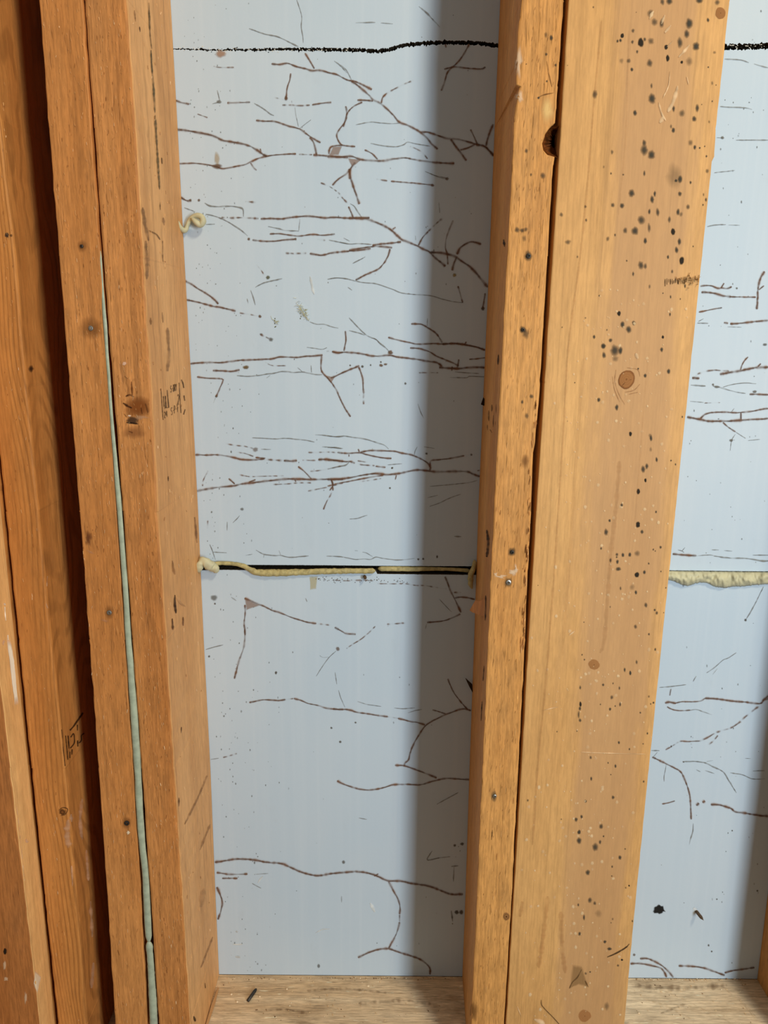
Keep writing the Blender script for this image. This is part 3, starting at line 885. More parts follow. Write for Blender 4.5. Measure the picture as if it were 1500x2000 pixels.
# ragged dark hole in the right bay
hp = [(1276, 1780), (1278, 1772), (1283, 1769), (1287, 1766), (1290, 1769), (1295, 1769), (1296, 1774), (1300, 1781), (1296, 1779), (1294, 1783), (1288, 1785), (1284, 1783), (1277, 1783)]
g = poly(hp, lin(34, 32, 30), 1.0, 'foam'); part('ragged_hole', g, foam_low, label='ragged black hole')
# pale fuzzy growth on the middle board: many fine threads, one part
def fuzz(cx, cy, L, n, parent):
    mb = MB()
    for i in range(n):
        t = random.gauss(0, .42); bx, by = cx + t * L * .42, cy + t * L * .62
        a = random.choice((0, math.pi)) + random.gauss(.35, .5); ln = random.uniform(4, 12) * (1 - .4 * abs(t))
        P = [(bx, by), (bx + math.cos(a) * ln * .6, by + math.sin(a) * ln * .6 + random.gauss(0, 1)), (bx + math.cos(a) * ln, by + math.sin(a) * ln + random.gauss(0, 1.6))]
        mb.add(*ribbon(P, random.uniform(.9, 1.5), random.choice((lin(222, 220, 196), lin(206, 204, 158), lin(232, 232, 220))), None, 'foam', a0=.85, dome=.0009, wob=.3))
    for i in range(5): mb.add(*disc(cx + random.gauss(0, 6), cy + random.gauss(0, 9), 1.4, 1.4, lin(90, 84, 30), .8, 'foam', seg=7))
    mb.build('fuzzy_growth', MARK, parent=parent, label='pale yellow fuzzy growth')
fuzz(591, 608, 42, 70, foam_mid); fuzz(536, 628, 8, 12, foam_mid)

# ------------------------------------------------------------------ marks on the studs
MOLD = lin(66, 62, 52)
SP = {
 (1080, 0, 4.2857): "915,15,18,25,.6 975,10,24,28,.8 1225,5,28,22,.8 1375,20,20,22,.55 815,110,28,30,.5 850,185,24,30,.55 910,195,18,35,.7 1140,195,26,45,.9 1120,285,20,33,.75 1062,358,22,42,.7 1198,390,26,36,.9 1298,168,12,17,.8 670,258,12,18,.6 580,300,13,20,1 565,338,11,13,.9 541,345,9,14,.8 665,352,11,16,.7 735,358,22,35,.95 768,330,11,17,.7 820,345,25,25,.5 705,432,9,15,.7 573,508,17,22,.3 633,510,17,20,.55 660,582,12,17,.9 810,528,23,32,.65 960,488,13,25,.95 948,395,14,20,1 1078,520,10,12,1 1140,515,26,32,.35 1352,440,13,12,.4 1300,562,7,8,.8 1333,697,9,18,.4 1365,712,5,6,.7 825,720,9,22,.6 830,825,32,38,.85 350,790,20,36,.65 687,945,15,23,.9 1010,910,11,25,.8 1080,950,22,32,.5 1208,905,14,30,.75 1182,995,17,23,.8 1333,848,5,8,.9 1307,1020,9,12,.4 1008,1090,14,21,.9 988,1058,9,17,.5 763,1195,15,27,.7 765,1255,28,42,.75 825,1298,27,38,.85 1152,1195,18,25,.45 1187,1232,11,20,.9 1228,1238,7,9,.9 1270,1225,6,6,.8 1285,1308,8,10,.8 495,1272,11,20,.5 1290,1432,14,20,.5 765,1452,9,22,.7 486,1452,8,10,.7 588,1462,8,8,.7 425,1397,7,14,.35 338,60,7,10,.6 697,103,4,5,.6 122,548,4,5,.6 1245,875,5,5,.7",
 (1080, 330, 4.2857): "1065,85,18,30,.9 1030,98,12,12,.9 1015,62,62,95,.24 659,203,24,30,.8 852,208,9,25,.85 830,255,16,30,.85 1063,208,16,20,.75 1152,113,9,14,.8 500,303,15,19,.65 577,308,18,23,.8 807,358,9,25,.85 877,362,15,32,.7 1047,360,14,27,.85 1072,380,14,20,.4 1130,318,15,20,.6 975,422,13,26,.6 738,428,30,38,.7 688,518,28,35,.8 605,515,18,24,.6 805,492,13,38,.55 1005,525,16,26,1 1058,608,14,25,.85 1035,678,15,25,.85 773,603,13,23,.9 459,585,13,20,.5 520,552,7,13,.7 70,383,15,18,.5 272,315,11,13,.6 278,428,9,14,.6 125,612,24,20,.5 963,738,9,17,.85 1078,768,18,32,.95 737,805,22,32,.7 773,815,13,22,.6 672,878,9,18,.7 998,858,9,16,.6 808,985,9,17,.45 553,1210,14,20,.95 582,1300,18,27,.85 677,1290,16,19,.85 633,1343,22,30,.8 920,1407,10,12,1 345,1405,11,16,.8 483,1432,15,18,.4 421,1480,19,22,.6 980,1217,7,16,.8 1280,257,9,18,.7 1256,300,6,10,.8 1260,215,7,14,.5 1173,648,5,8,.8 1265,530,5,12,.7 388,1060,7,8,.7 205,735,7,12,.5 272,1247,7,8,.5 77,1325,6,7,.6 452,1347,6,9,.6 618,768,7,8,.7 985,1070,6,14,.8 921,1040,5,7,.8 1066,1088,5,9,.7 1105,980,8,17,.8",
 (1040, 660, 4.545): "630,72,22,22,.75 692,22,15,16,.5 635,153,16,28,.75 730,110,35,50,.75 782,113,18,32,.9 735,185,30,25,.35 1147,103,13,20,.85 1000,335,13,20,.9 1208,297,15,25,.9 938,273,8,9,.9 588,550,14,18,.85 748,617,15,27,.85 870,850,11,20,.95 1052,890,12,25,.85 1045,865,15,18,.35 1102,1080,10,20,.9 1015,1138,13,25,.75 982,1165,18,30,.75 1003,1263,9,18,.95 940,1363,13,22,.95 792,1483,11,16,.75 1230,1088,7,8,.85 1270,1122,6,10,.85 1380,413,6,8,.9 1330,700,6,10,.9 1050,990,11,22,.3 376,397,6,6,.8 310,738,4,4,.7",
 (1020, 990, 4.6875): "800,125,11,13,.85 768,230,18,30,.75 1060,163,17,28,1 1097,227,13,18,.8 1225,45,8,12,.85 722,380,9,12,.7 867,435,13,14,.7 865,460,8,9,.8 922,440,12,19,.9 985,437,13,20,.9 1052,425,26,28,.4 1267,368,10,14,.8 1200,390,7,10,.8 1218,403,5,7,.8 808,488,10,19,.85 872,502,12,19,.85 880,567,24,17,.8 1158,518,8,11,.7 1050,622,18,25,.95 1118,597,12,17,.9 1005,733,24,26,.25 900,745,8,18,.6 1040,782,11,19,.9 1132,898,16,22,.65 1213,943,9,11,.8 1232,970,11,16,.7 1037,1095,14,20,.6 1160,1165,9,12,.7 1218,1305,8,16,.75 805,915,6,9,.5 548,1353,7,9,.7 570,1397,7,9,.7 1047,1420,10,18,.6 938,1490,9,20,.8 990,1520,9,20,.85 1270,590,5,8,.9 1315,740,5,8,.8 1295,968,4,6,.8 565,1055,6,6,.7 145,718,4,5,.7",
 (1000, 1310, 4.6875): "1083,20,9,18,.85 835,128,11,12,.75 925,115,6,9,.7 983,157,7,17,.7 913,243,14,18,.6 990,308,9,20,.7 945,322,6,8,.8 898,350,11,15,.8 1270,303,6,9,.8 1295,292,9,10,.85 1175,383,8,9,.7 1253,235,9,12,.45 625,153,10,17,.65 627,305,9,22,1 622,345,11,20,.8 610,400,10,35,.6 624,453,13,16,.7 978,657,10,15,.8 1075,717,7,10,.85 1240,573,7,11,.85 720,793,11,15,.6 880,842,6,9,.8 947,872,9,18,.85 725,987,9,17,.8 905,950,5,6,.9 1205,1013,8,10,.75 925,1157,13,17,.7 675,1193,10,15,.75 587,1360,14,20,.75 637,1336,11,18,.8 816,1425,17,25,.7 614,1477,16,20,.75 145,1185,9,13,.6 412,556,5,8,.7 595,552,5,7,.7 810,307,6,8,.7 452,1358,6,6,.7 838,1515,7,10,.6 1200,668,7,7,.6",
 (980, 1620, 5.0): "757,25,15,20,.6 755,107,24,30,.8 960,122,12,20,.7 912,172,28,36,.7 1205,188,8,9,.6 1153,272,16,20,.8 1078,362,8,12,.75 1075,453,7,7,.75 840,420,20,28,.75 860,688,20,25,.65 908,720,14,18,.6 748,735,10,14,.7 803,857,11,30,.7 943,818,35,35,.2 1083,873,10,13,.4 1211,568,8,11,.5 1243,547,7,8,.95 760,1017,13,18,.75 1007,1095,15,16,.85 1052,1165,22,14,.85 820,1405,12,13,.5 863,1390,9,9,.8 1174,1272,10,9,.95 1135,1327,12,11,.6 1068,910,5,6,.7 1275,893,6,14,.8 1300,690,8,15,.6 995,65,7,8,.5 1025,1725,25,40,.35",
}
SPE = {(900, 0, 2.5): "442,185,9,13,.8 415,170,8,14,.4 417,265,6,8,.7 463,318,6,7,.7 420,397,4,5,.9 320,313,3,3,.9 320,737,8,11,.6 400,858,12,17,.6 343,853,5,8,.6 275,1122,12,14,.6 300,1125,12,10,.6 318,1120,9,10,.5 310,1165,10,15,.4 380,478,6,6,.9",
       (900, 500, 2.5): "318,380,17,22,.5 345,685,10,10,.6 300,713,6,9,.7 322,780,9,14,.5"}
def spots(table, st):
    mb = MB()
    for (ox, oy, s_), t in table.items():
        for it in t.split():
            x, y, rx, ry, a = (float(q) for q in it.split(','))
            big = rx + ry >= 30 * s_ / 4.5
            g = disc(ox + x / s_, oy + y / s_, rx * 1.22 / s_, ry * 1.22 / s_, MOLD if a < .93 else lin(44, 36, 26), min(1, a * 1.05), st, soft=0.65 if a < .93 else .4, seg=14)
            if not g[0]: continue
            if big: part('mold_spot', g, st)
            else: mb.add(*g)
    mb.build('mold_specks', MARK, parent=st, kind='stuff')
spots(SP, sF); spots(SPE, sE)

# knots: concentric rings
def knot(px, py, rx, ry, st, c0, c1, a=.9, rot=0.0, name='knot', rings=9, edge=None):
    v = []; c = []; f = []; lf = lift(); seg = 22; h, n = hit(px, py, st); v.append(h + n * lf); c.append((*[k * .45 for k in c0], a)); sd = random.random() * 9
    for r in range(1, rings + 1):
        t_ = r / rings; col = c0 if r % 2 else c1
        if r >= rings - 1 and edge: col = edge
        for k in range(seg):
            t = 6.2832 * k / seg; j = t_ * (1 + .12 * mnoise.noise(Vector((math.cos(t), math.sin(t), sd))) + .03 * random.gauss(0, 1))
            dx, dy = math.cos(t) * rx * j, math.sin(t) * ry * j
            h, n = hit(px + dx * math.cos(rot) - dy * math.sin(rot), py + dx * math.sin(rot) + dy * math.cos(rot), st)
            if h is None: return
            v.append(h + n * (lf + .0003 * (1 - t_))); c.append((*col, a if r < rings else 0))
    for k in range(seg): f.append((0, 1 + k, 1 + (k + 1) % seg))
    for r in range(rings - 1):
        for k in range(seg):
            p, q = 1 + r * seg + k, 1 + r * seg + (k + 1) % seg; f.append((p, p + seg, q + seg, q))
    part(name, (v, f, c), st)
K0, K1 = lin(158, 104, 58), lin(168, 114, 66)
knot(1223, 741, 16, 20, sF, K0, K1, .9, .3, edge=lin(128, 78, 38))
part('knot_crack', ribbon([(1215, 753), (1224, 744), (1233, 741)], 1.6, lin(60, 34, 18), None, sF, wob=.8), sF)
knot(1160, 1298, 12, 10, sF, lin(160, 108, 60), lin(180, 126, 76), .8, .4)
knot(1407, 26, 11, 12, sF, K0, K1, .75)
knot(1142, 1984, 13, 12, sF, lin(170, 112, 62), lin(188, 130, 78), .6)
# grain sweeping round the main knot
for P in ([(1196, 735), (1200, 760), (1210, 785)], [(1203, 722), (1201, 745), (1208, 768), (1220, 790)], [(1225, 718), (1245, 722), (1250, 735)], [(1220, 766), (1238, 762), (1250, 750)], [(1228, 770), (1246, 766)]):
    part('grain_line', ribbon(P, 1.6, lin(150, 100, 62), None, sF, a0=.5, wob=.8), sF)
# long soft growth lines of the planed board
for P, a, w in (([(1175, 40), (1160, 200), (1150, 330), (1133, 500), (1110, 680), (1100, 850), (1090, 1000), (1080, 1150), (1066, 1330), (1050, 1500), (1040, 1650)], .38, 3),
                ([(1210, 900), (1203, 990), (1195, 1060), (1188, 1150), (1180, 1250), (1172, 1275)], .32, 6), ([(1140, 700), (1125, 900), (1112, 1100), (1098, 1280)], .14, 5),
                ([(1228, 60), (1222, 260), (1208, 420)], .16, 3), ([(1265, 700), (1240, 1020)], .15, 2)):
    part('grain_line', ribbon(P, w * 1.3, lin(150, 100, 60), None, sF, a0=a * .55, wob=.5), sF)
for P in ([(1070, 1750), (1062, 1820), (1052, 1890)], [(1096, 1780), (1098, 1850), (1104, 1900)], [(1020, 1760), (1016, 1790)]):
    part('grain_line', ribbon(P, 8, lin(168, 114, 66), None, sF, a0=.28, wob=.8), sF)
# scraped pale strokes
for P, w in (([(1268, 37), (1276, 22)], 5), ([(1291, 48), (1298, 30)], 5), ([(1298, 64), (1310, 50)], 6), ([(1325, 112), (1338, 98), (1346, 88)], 4.5), ([(1302, 92), (1314, 80)], 2.5),
             ([(1304, 219), (1316, 195), (1323, 168)], 7), ([(1288, 240), (1296, 228)], 9), ([(1286, 200), (1292, 222), (1300, 236)], 4), ([(1308, 140), (1305, 168), (1294, 192)], 2), ([(1341, 150), (1344, 165)], 3),
             ([(1241, 690), (1246, 700)], 9), ([(1122, 1232), (1112, 1240)], 4), ([(1135, 1468), (1176, 1470), (1260, 1472)], 1.2), ([(1060, 1387), (1090, 1380)], 1.4), ([(1043, 1990), (1058, 1997), (1064, 2003)], 7), ([(1010, 1965), (1018, 1985)], 1.6)):
    part('scratch', ribbon(P, w, lin(236, 204, 160), None, sF, a0=.72, wob=.5, dome=.0006), sF)
# pale drip rings and crumbs, one part
mb = MB()
for i in range(420):
    y = random.uniform(560, 1990); xl, xr = 1060 - (y - 800) * .06, 1345 - (y - 750) * .1
    x = xl + (xr - xl) * random.betavariate(2.2, 1.9); r = random.choice((1.2, 1.5, 2, 2.4, 3, 3.8))
    g = disc(x, y, r, r * random.uniform(.9, 1.3), lin(238, 204, 156), random.uniform(.3, .75), sF, soft=.45, seg=9)
    if g: mb.add(*g)
mb.build('pale_drips', MARK, parent=sF, kind='stuff')
# torn gouge with fibres at the right edge of the wide board
mb = MB()
mb.add(*disc(1335, 549, 32, 6, lin(84, 62, 38), .75, sF, soft=.65, seg=20))
mb.add(*disc(1353, 550, 14, 9, lin(60, 42, 24), .85, sF, soft=.65, seg=16))
for i in range(12):
    x = 1299 + i * 3.4; mb.add(*ribbon([(x, 545 + random.gauss(0, 1)), (x + random.gauss(0, .8), 555 + random.gauss(0, 1.4))], 2.0, lin(34, 22, 12), None, sF, wob=.4))
for i in range(34):
    x = random.uniform(1322, 1364); y = 548 + random.gauss(0, 5); a = random.gauss(-.9, .7); L = random.uniform(4, 10)
    mb.add(*ribbon([(x, y), (x + L * .5 * math.cos(a) + random.gauss(0, 1), y + L * .5 * math.sin(a)), (min(1366, x + L * math.cos(a)), y + L * math.sin(a))], 1.3, random.choice((lin(206, 164, 108), lin(90, 62, 36), lin(60, 42, 24))), None, sF, dome=.0018, wob=.4))
mb.build('torn_gouge', MARK, parent=sF, label='frayed dark gouge')
part('stain_trail', ribbon([(1186, 1869), (1200, 1863), (1215, 1855), (1225, 1848), (1229, 1843)], 3, lin(62, 44, 26), None, sF, a0=1, wob=.4), sF)
part('hair', ribbon([(1057, 1952), (1058, 1962), (1068, 1974), (1080, 1986), (1096, 2004)], 1.3, lin(60, 36, 18), None, sF, a0=1, wob=.1, dome=.001), sF)
part('dent', poly([(1114, 1930), (1118, 1885), (1136, 1888), (1142, 1905), (1149, 1928), (1130, 1922)], lin(140, 108, 66), .42, sF), sF)
part('dent_edge', ribbon([(1112, 1930), (1118, 1918), (1128, 1908), (1136, 1893)], 2.2, lin(98, 68, 36), None, sF, a0=.8), sF)
part('dent_edge', ribbon([(1143, 1915), (1149, 1927)], 2.4, lin(98, 68, 36), None, sF, a0=.8), sF)

# narrow rough stud: dark knot hole filling the notch, pale knot above, frayed edge
def knothole():
    mb_v = []; f = []; seg = 26; yb_ = YF + 0.012
    ring = smooth_px([(1092, 246), (1075, 247), (1064, 260), (1057, 280), (1061, 295), (1070, 304), (1090, 308)], 2.2)
    n = len(ring)
    for q in ring: mb_v.append(on_y(q[0], q[1], YF + .0016))
    for q in ring: mb_v.append(on_y(q[0] + (1080 - q[0]) * .25, q[1] + (277 - q[1]) * .25, yb_ + random.gauss(0, .0003)))
    for q in ring: mb_v.append(on_y(q[0] + (1082 - q[0]) * .8, q[1] + (277 - q[1]) * .6, yb_ + .002 + random.gauss(0, .001)))
    for L in range(2):
        for k in range(n - 1): f.append((L * n + k, L * n + n + k, L * n + n + k + 1, L * n + k + 1))
    f.append(tuple(2 * n + k for k in range(n)))
    m = plain('resin_knot', lin(104, 56, 22), .35, vary=.7, vs=220, bump=.8)
    mk('knot_hole', mb_v, f, m, parent=sE, smooth=True, label='dark hollow knot hole')
    mb = MB(); r2 = [hit(q[0] - 2.2, q[1] + (1 if q[1] > 280 else 0), sE)[0] for q in ring if q[0] < 1082]
knothole()
part('knot_rim', ribbon([(1073, 247), (1062, 260), (1056, 279), (1060, 296), (1069, 304), (1079, 307)], 2.0, lin(232, 208, 170), None, sE, a0=.8, dome=.001), sE)
part('pale_knot', disc(1069, 214, 14, 30, lin(240, 198, 128), .8, sE, soft=.65, seg=20), sE)
for P in ([(1052, 190), (1060, 186), (1072, 183), (1082, 181)], [(1068, 120), (1072, 145), (1078, 170)]):
    part('knot_crack', ribbon(P, 2.2, lin(96, 58, 28), None, sE, a0=.8, wob=.9), sE)
mb = MB()                                                       # row of knife incisions from pressure treating
for r in range(40):
    y = 20 + r * 49 + random.gauss(0, 8)
    xl = np.interp(y, [0, 1000, 2000], [1018, 966, 924]) + 4; xr = np.interp(y, [0, 1000, 2000], [1100, 1036, 984]) - 4
    k = int((xr - xl) / 13)
    for j in range(k):
        if random.random() < .28: continue
        x = xl + (xr - xl) * (j + .5) / k + random.gauss(0, 1.4); L = random.uniform(3, 9); yy = y + random.gauss(0, 1.6)
        g = ribbon([(x + L * .12, yy - L / 2), (x, yy), (x - L * .12, yy + L / 2)], random.uniform(.9, 1.5), lin(104, 62, 28), None, sE, a0=random.uniform(.3, .8), wob=.5, dome=0)
        if g: mb.add(*g)
mb.build('incision_marks', MARK, parent=sE, kind='stuff')
mb = MB()
for i in range(260):
    y = random.uniform(0, 1990); xl = np.interp(y, [0, 1000, 2000], [1020, 968, 926]); xr = np.interp(y, [0, 1000, 2000], [1098, 1034, 982])
    x = random.uniform(xl, xr); L = random.uniform(3, 14)
    g = ribbon([(x + L * .1, y), (x, y + L)], random.uniform(.8, 1.8), random.choice((lin(236, 192, 128), lin(150, 98, 50), lin(230, 184, 118), lin(240, 200, 140))), None, sE, a0=random.uniform(.35, .8), wob=.4, dome=.0005)
    if g: mb.add(*g)
for i in range(70):                                             # splinters standing off the right-hand arris
    y = random.uniform(770, 1260); x = np.interp(y, [800, 870, 1000, 1110, 1190, 1260], [1050, 1043, 1036, 1030, 1026, 1023]) - abs(random.gauss(0, 3)); L = random.uniform(4, 18)
    g = ribbon([(x, y), (x - random.gauss(1, 1), y + L)], random.uniform(1, 2.6), random.choice((lin(238, 184, 124), lin(214, 150, 90), lin(130, 80, 40))), None, sE, a0=.85, wob=.5, dome=.0012)
    if g: mb.add(*g)
mb.build('frayed_fibres', MARK, parent=sE, kind='stuff')
for x, y, rx, ry in ((1002, 1116, 7, 5), (1008, 1112, 4, 7), (978, 1126, 9, 3), (968, 1122, 3, 3), (1000, 1118, 5, 3), (1012, 120, 6, 26), (1015, 190, 6, 8)):
    part('pale_scrape', disc(x, y, rx * 1.3, ry * 1.3, lin(238, 208, 172), .6, sE, soft=.5, jag=.5), sE)
for x, y, a in ((1026, 900, .5), (1000, 1078, 0), (1030, 930, .4)):
    part('dark_smudge', disc(x, y, 9, 16, lin(112, 70, 36), a, sE, soft=.65), sE) if a else None
# side-face splinters and slits of the narrow stud
for P, w in (([(951, 1035), (954, 1060), (951, 1088)], 5), ([(949, 1163), (949, 1190), (948, 1212)], 2.6), ([(984, 468), (986, 482)], 5), ([(942, 1370), (940, 1408)], 2), ([(974, 693), (973, 712)], 3.5), ([(962, 1620), (960, 1640)], 1.5), ([(946, 1300), (944, 1330)], 1.5)):
    part('dark_slit', ribbon(P, w, lin(40, 24, 12), None, sE, a0=.95, wob=.6), sE)
def chip(pp, y0, y1, name, mat, parent):
    P = np.array(pp, float); x0, x1 = P[:, 0].min(), P[:, 0].max(); v = []; n = len(P)
    for q in P:
        t = (q[0] - x0) / (x1 - x0 + 1e-6); v.append(on_y(q[0], q[1], y1 + (y0 - y1) * t))
    for q in P:
        t = (q[0] - x0) / (x1 - x0 + 1e-6); v.append(on_y(q[0], q[1], y1 + (y0 - y1) * t) + np.array([.0004, .0012, 0]))
    f = [tuple(range(n)), tuple(range(2 * n - 1, n - 1, -1))] + [(k, n + k, n + (k + 1) % n, (k + 1) % n) for k in range(n)]
    mk(name, v, f, mat, parent=parent)
chip([(917, 1192), (928, 1173), (938, 1174), (947, 1167), (948, 1205), (940, 1203), (931, 1199), (922, 1196)], -.098, -.055, 'bark_flake', W_C, sE)
chip([(909, 1325), (922, 1337), (923, 1353), (916, 1340)], -.006, -.012, 'splinter', DKNAIL, sE)
chip([(939, 790), (944, 776), (948, 783), (946, 793)], -.012, -.018, 'splinter', DKNAIL, sE)

# screws and nail heads
def head(px, py, r, st, mat, name='screw_head', recess=True, lab=None):
    h, n = hit(px, py, st)
    if h is None: return
    n = Vector(n); q = n.to_track_quat('Z', 'Y'); seg = 16; v = []; f = []
    rm = r / F_PX * float(np.linalg.norm(h - CAM))
    for rr, zz in ((1.0, .0001), (.92, .0012), (.5, .0015), (.42, .0003), (.0, .0003)):
        for k in range(seg if rr else 1):
            t = 6.2832 * k / seg; w = q @ Vector((math.cos(t) * rm * rr, math.sin(t) * rm * rr, zz)); v.append(h + np.array(w))
    for L in range(3):
        for k in range(seg): f.append((L * seg + k, L * seg + (k + 1) % seg, L * seg + seg + (k + 1) % seg, L * seg + seg + k))
    for k in range(seg): f.append((3 * seg + k, 3 * seg + (k + 1) % seg, 4 * seg))
    mk(name, v, f, mat, parent=st, label=lab)
part('dark_smudge', disc(993, 1137, 9, 11, lin(92, 74, 50), .7, sE, soft=.6), sE)
head(993, 1137, 5.2, sE, STEEL, lab='shiny screw head')
part('dark_smudge', disc(965, 1555, 7, 13, lin(96, 82, 58), .75, sE, soft=.6), sE); head(966, 1554, 3.6, sE, STEEL)
for x, y, r in ((1032, 500, 6), (1021, 644, 4.5), (1000, 1078, 5)):
    part('dark_smudge', disc(x, y, r * 1.7, r * 1.9, lin(70, 60, 44), .8, sE, soft=.6), sE); head(x, y, r * .75, sE, DKNAIL, 'nail_head')
knot(989, 1790, 7, 8, sE, lin(110, 70, 36), lin(170, 120, 70), .9, name='small_knot', rings=5)
part('dark_smudge', disc(998, 1572, 13, 11, lin(138, 84, 48), .5, sE, soft=.65), sE)
part('dark_smudge', disc(925, 1975, 9, 22, lin(120, 80, 40), .6, sE, soft=.65), sE)
for x, y, r, m_ in ((160, 481, 3, DKNAIL), (214, 1196, 4.6, STEEL), (248, 1607, 4.6, DKNAIL), (178, 641, 4.4, STEEL)):
    part('dark_smudge', disc(x, y, 11 if y != 641 else 26, 14 if y != 641 else 24, lin(120, 74, 34), .45, sC, soft=.65), sC); head(x, y, r, sC, m_, 'screw_head' if m_ is STEEL else 'nail_head')
part('pale_fleck', disc(177, 640, 5, 4, lin(228, 212, 190), .9, sC, jag=.6), sC)
part('pale_fleck', disc(251, 1626, 3, 3, lin(238, 214, 180), .9, sC, jag=.6), sC)

# incisions and fibres on the doubled pair and the wavy stud
def face_marks(st, xl, xr, rows, inc_a, nf, cols, ymax=1995, y0=0):
    mb = MB(); X = lambda y, e: np.interp(y, [0, 500, 1000, 1500, 2000], e)
    for r in range(rows):
        y = y0 + 12 + r * (ymax - y0) / rows + random.gauss(0, 5)
        for j in range(7):
            if random.random() < .35: continue
            a, b = X(y, xl) + 3, X(y, xr) - 3; x = a + (b - a) * (j + .5) / 7 + random.gauss(0, 1); L = random.uniform(4, 9)
            g = ribbon([(x, y - L / 2), (x + L * .08, y + L / 2)], random.uniform(.8, 1.4), lin(110, 62, 24), None, st, a0=inc_a * random.uniform(.5, 1), dome=0, wob=.4)
            if g: mb.add(*g)
    if rows: mb.build('incision_marks', MARK, parent=st, kind='stuff')
    mb = MB()
    for i in range(nf):
        y = random.uniform(y0, ymax); a, b = X(y, xl) + 2, X(y, xr) - 2
        if b - a < 4: continue
        x = random.uniform(a, b); L = random.uniform(2, 8) * (1.3 if random.random() < .1 else 1)
        g = ribbon([(x, y), (x + L * .08 + random.gauss(0, .8), y + L)], random.uniform(.8, 1.9), random.choice(cols), None, st, a0=random.uniform(.35, .95), dome=.0006, wob=.3)
        if g: mb.add(*g)
    mb.build('loose_fibres', MARK, parent=st, kind='stuff')
FB = (lin(240, 190, 126), lin(248, 214, 166), lin(146, 90, 44), lin(232, 176, 112))
face_marks(sC, [76, 115, 155, 192, 225], [161, 196, 228, 260, 287], 34, .55, 480, FB)
face_marks(sD, [166, 203, 242, 282, 318], [247, 279, 306, 339, 371], 30, .5, 720, FB)
face_marks(sD, [250, 282, 312, 344, 374], [330, 357, 384, 408, 424], 0, 0, 130, FB, ymax=1880)
face_marks(sB, [0, 2, 14, 64, 116], [1, 28, 72, 124, 166], 0, 0, 160, FB)
part('pale_fleck', disc(243, 710, 4.4, 3.4, lin(226, 180, 150), .9, sD, jag=.5), sD)
# broken knot on the right stud of the pair
for P, w, cc, a in (([(248, 738), (251, 755), (252, 775)], 6, lin(190, 128, 72), .8), ([(257, 745), (259, 772)], 4, lin(112, 62, 26), .9), ([(244, 735), (250, 740)], 3, lin(104, 58, 24), .8),
                    ([(246, 774), (254, 771), (262, 775)], 4, lin(70, 34, 12), .9), ([(241, 787), (248, 792), (258, 797)], 5, lin(60, 26, 8), .95), ([(276, 796), (278, 808)], 3, lin(84, 44, 18), .8),
                    ([(284, 788), (290, 806)], 4, lin(112, 66, 30), .7), ([(243, 808), (248, 815)], 2.5, lin(80, 40, 16), .8), ([(247, 825), (258, 826), (270, 828)], 4, lin(34, 18, 10), .95), ([(252, 842), (260, 845)], 4, lin(90, 44, 18), .8)):
    part('knot_crack', ribbon(P, w, cc, None, sD, a0=a, wob=.6), sD)
part('broken_knot', disc(270, 795, 28, 24, lin(138, 76, 30), .85, sD, soft=.65, seg=18), sD)
part('broken_knot', disc(259, 821, 14, 8, lin(84, 56, 36), .9, sD, soft=.5, seg=16), sD)
part('pale_scrape', disc(277, 815, 17, 4, lin(206, 160, 122), .5, sD, soft=.65, jag=.5), sD)
part('pale_scrape', disc(253, 812, 4, 1.6, lin(240, 206, 176), .9, sD), sD)
part('dark_smudge', disc(262, 845, 26, 14, lin(126, 74, 40), .4, sD, soft=.65), sD)
part('dark_smudge', ribbon([(298, 1794), (316, 1797), (340, 1797), (355, 1798)], 9, lin(88, 60, 36), None, sD, a0=.85, wob=.5), sD)
for x, y, rx, ry in ((172, 1050, 8, 14), (165, 1062, 10, 6)): part('torn_edge', disc(x, y, rx, ry, lin(112, 62, 36), .7, sC, soft=.6, jag=.4), sC)
for x, y in ((177, 1078), (168, 1125), (176, 1215), (205, 1212)): part('pale_scrape', disc(x, y, 9, 3, lin(206, 150, 108), .5, sC, soft=.6, jag=.5, rot=.3), sC)
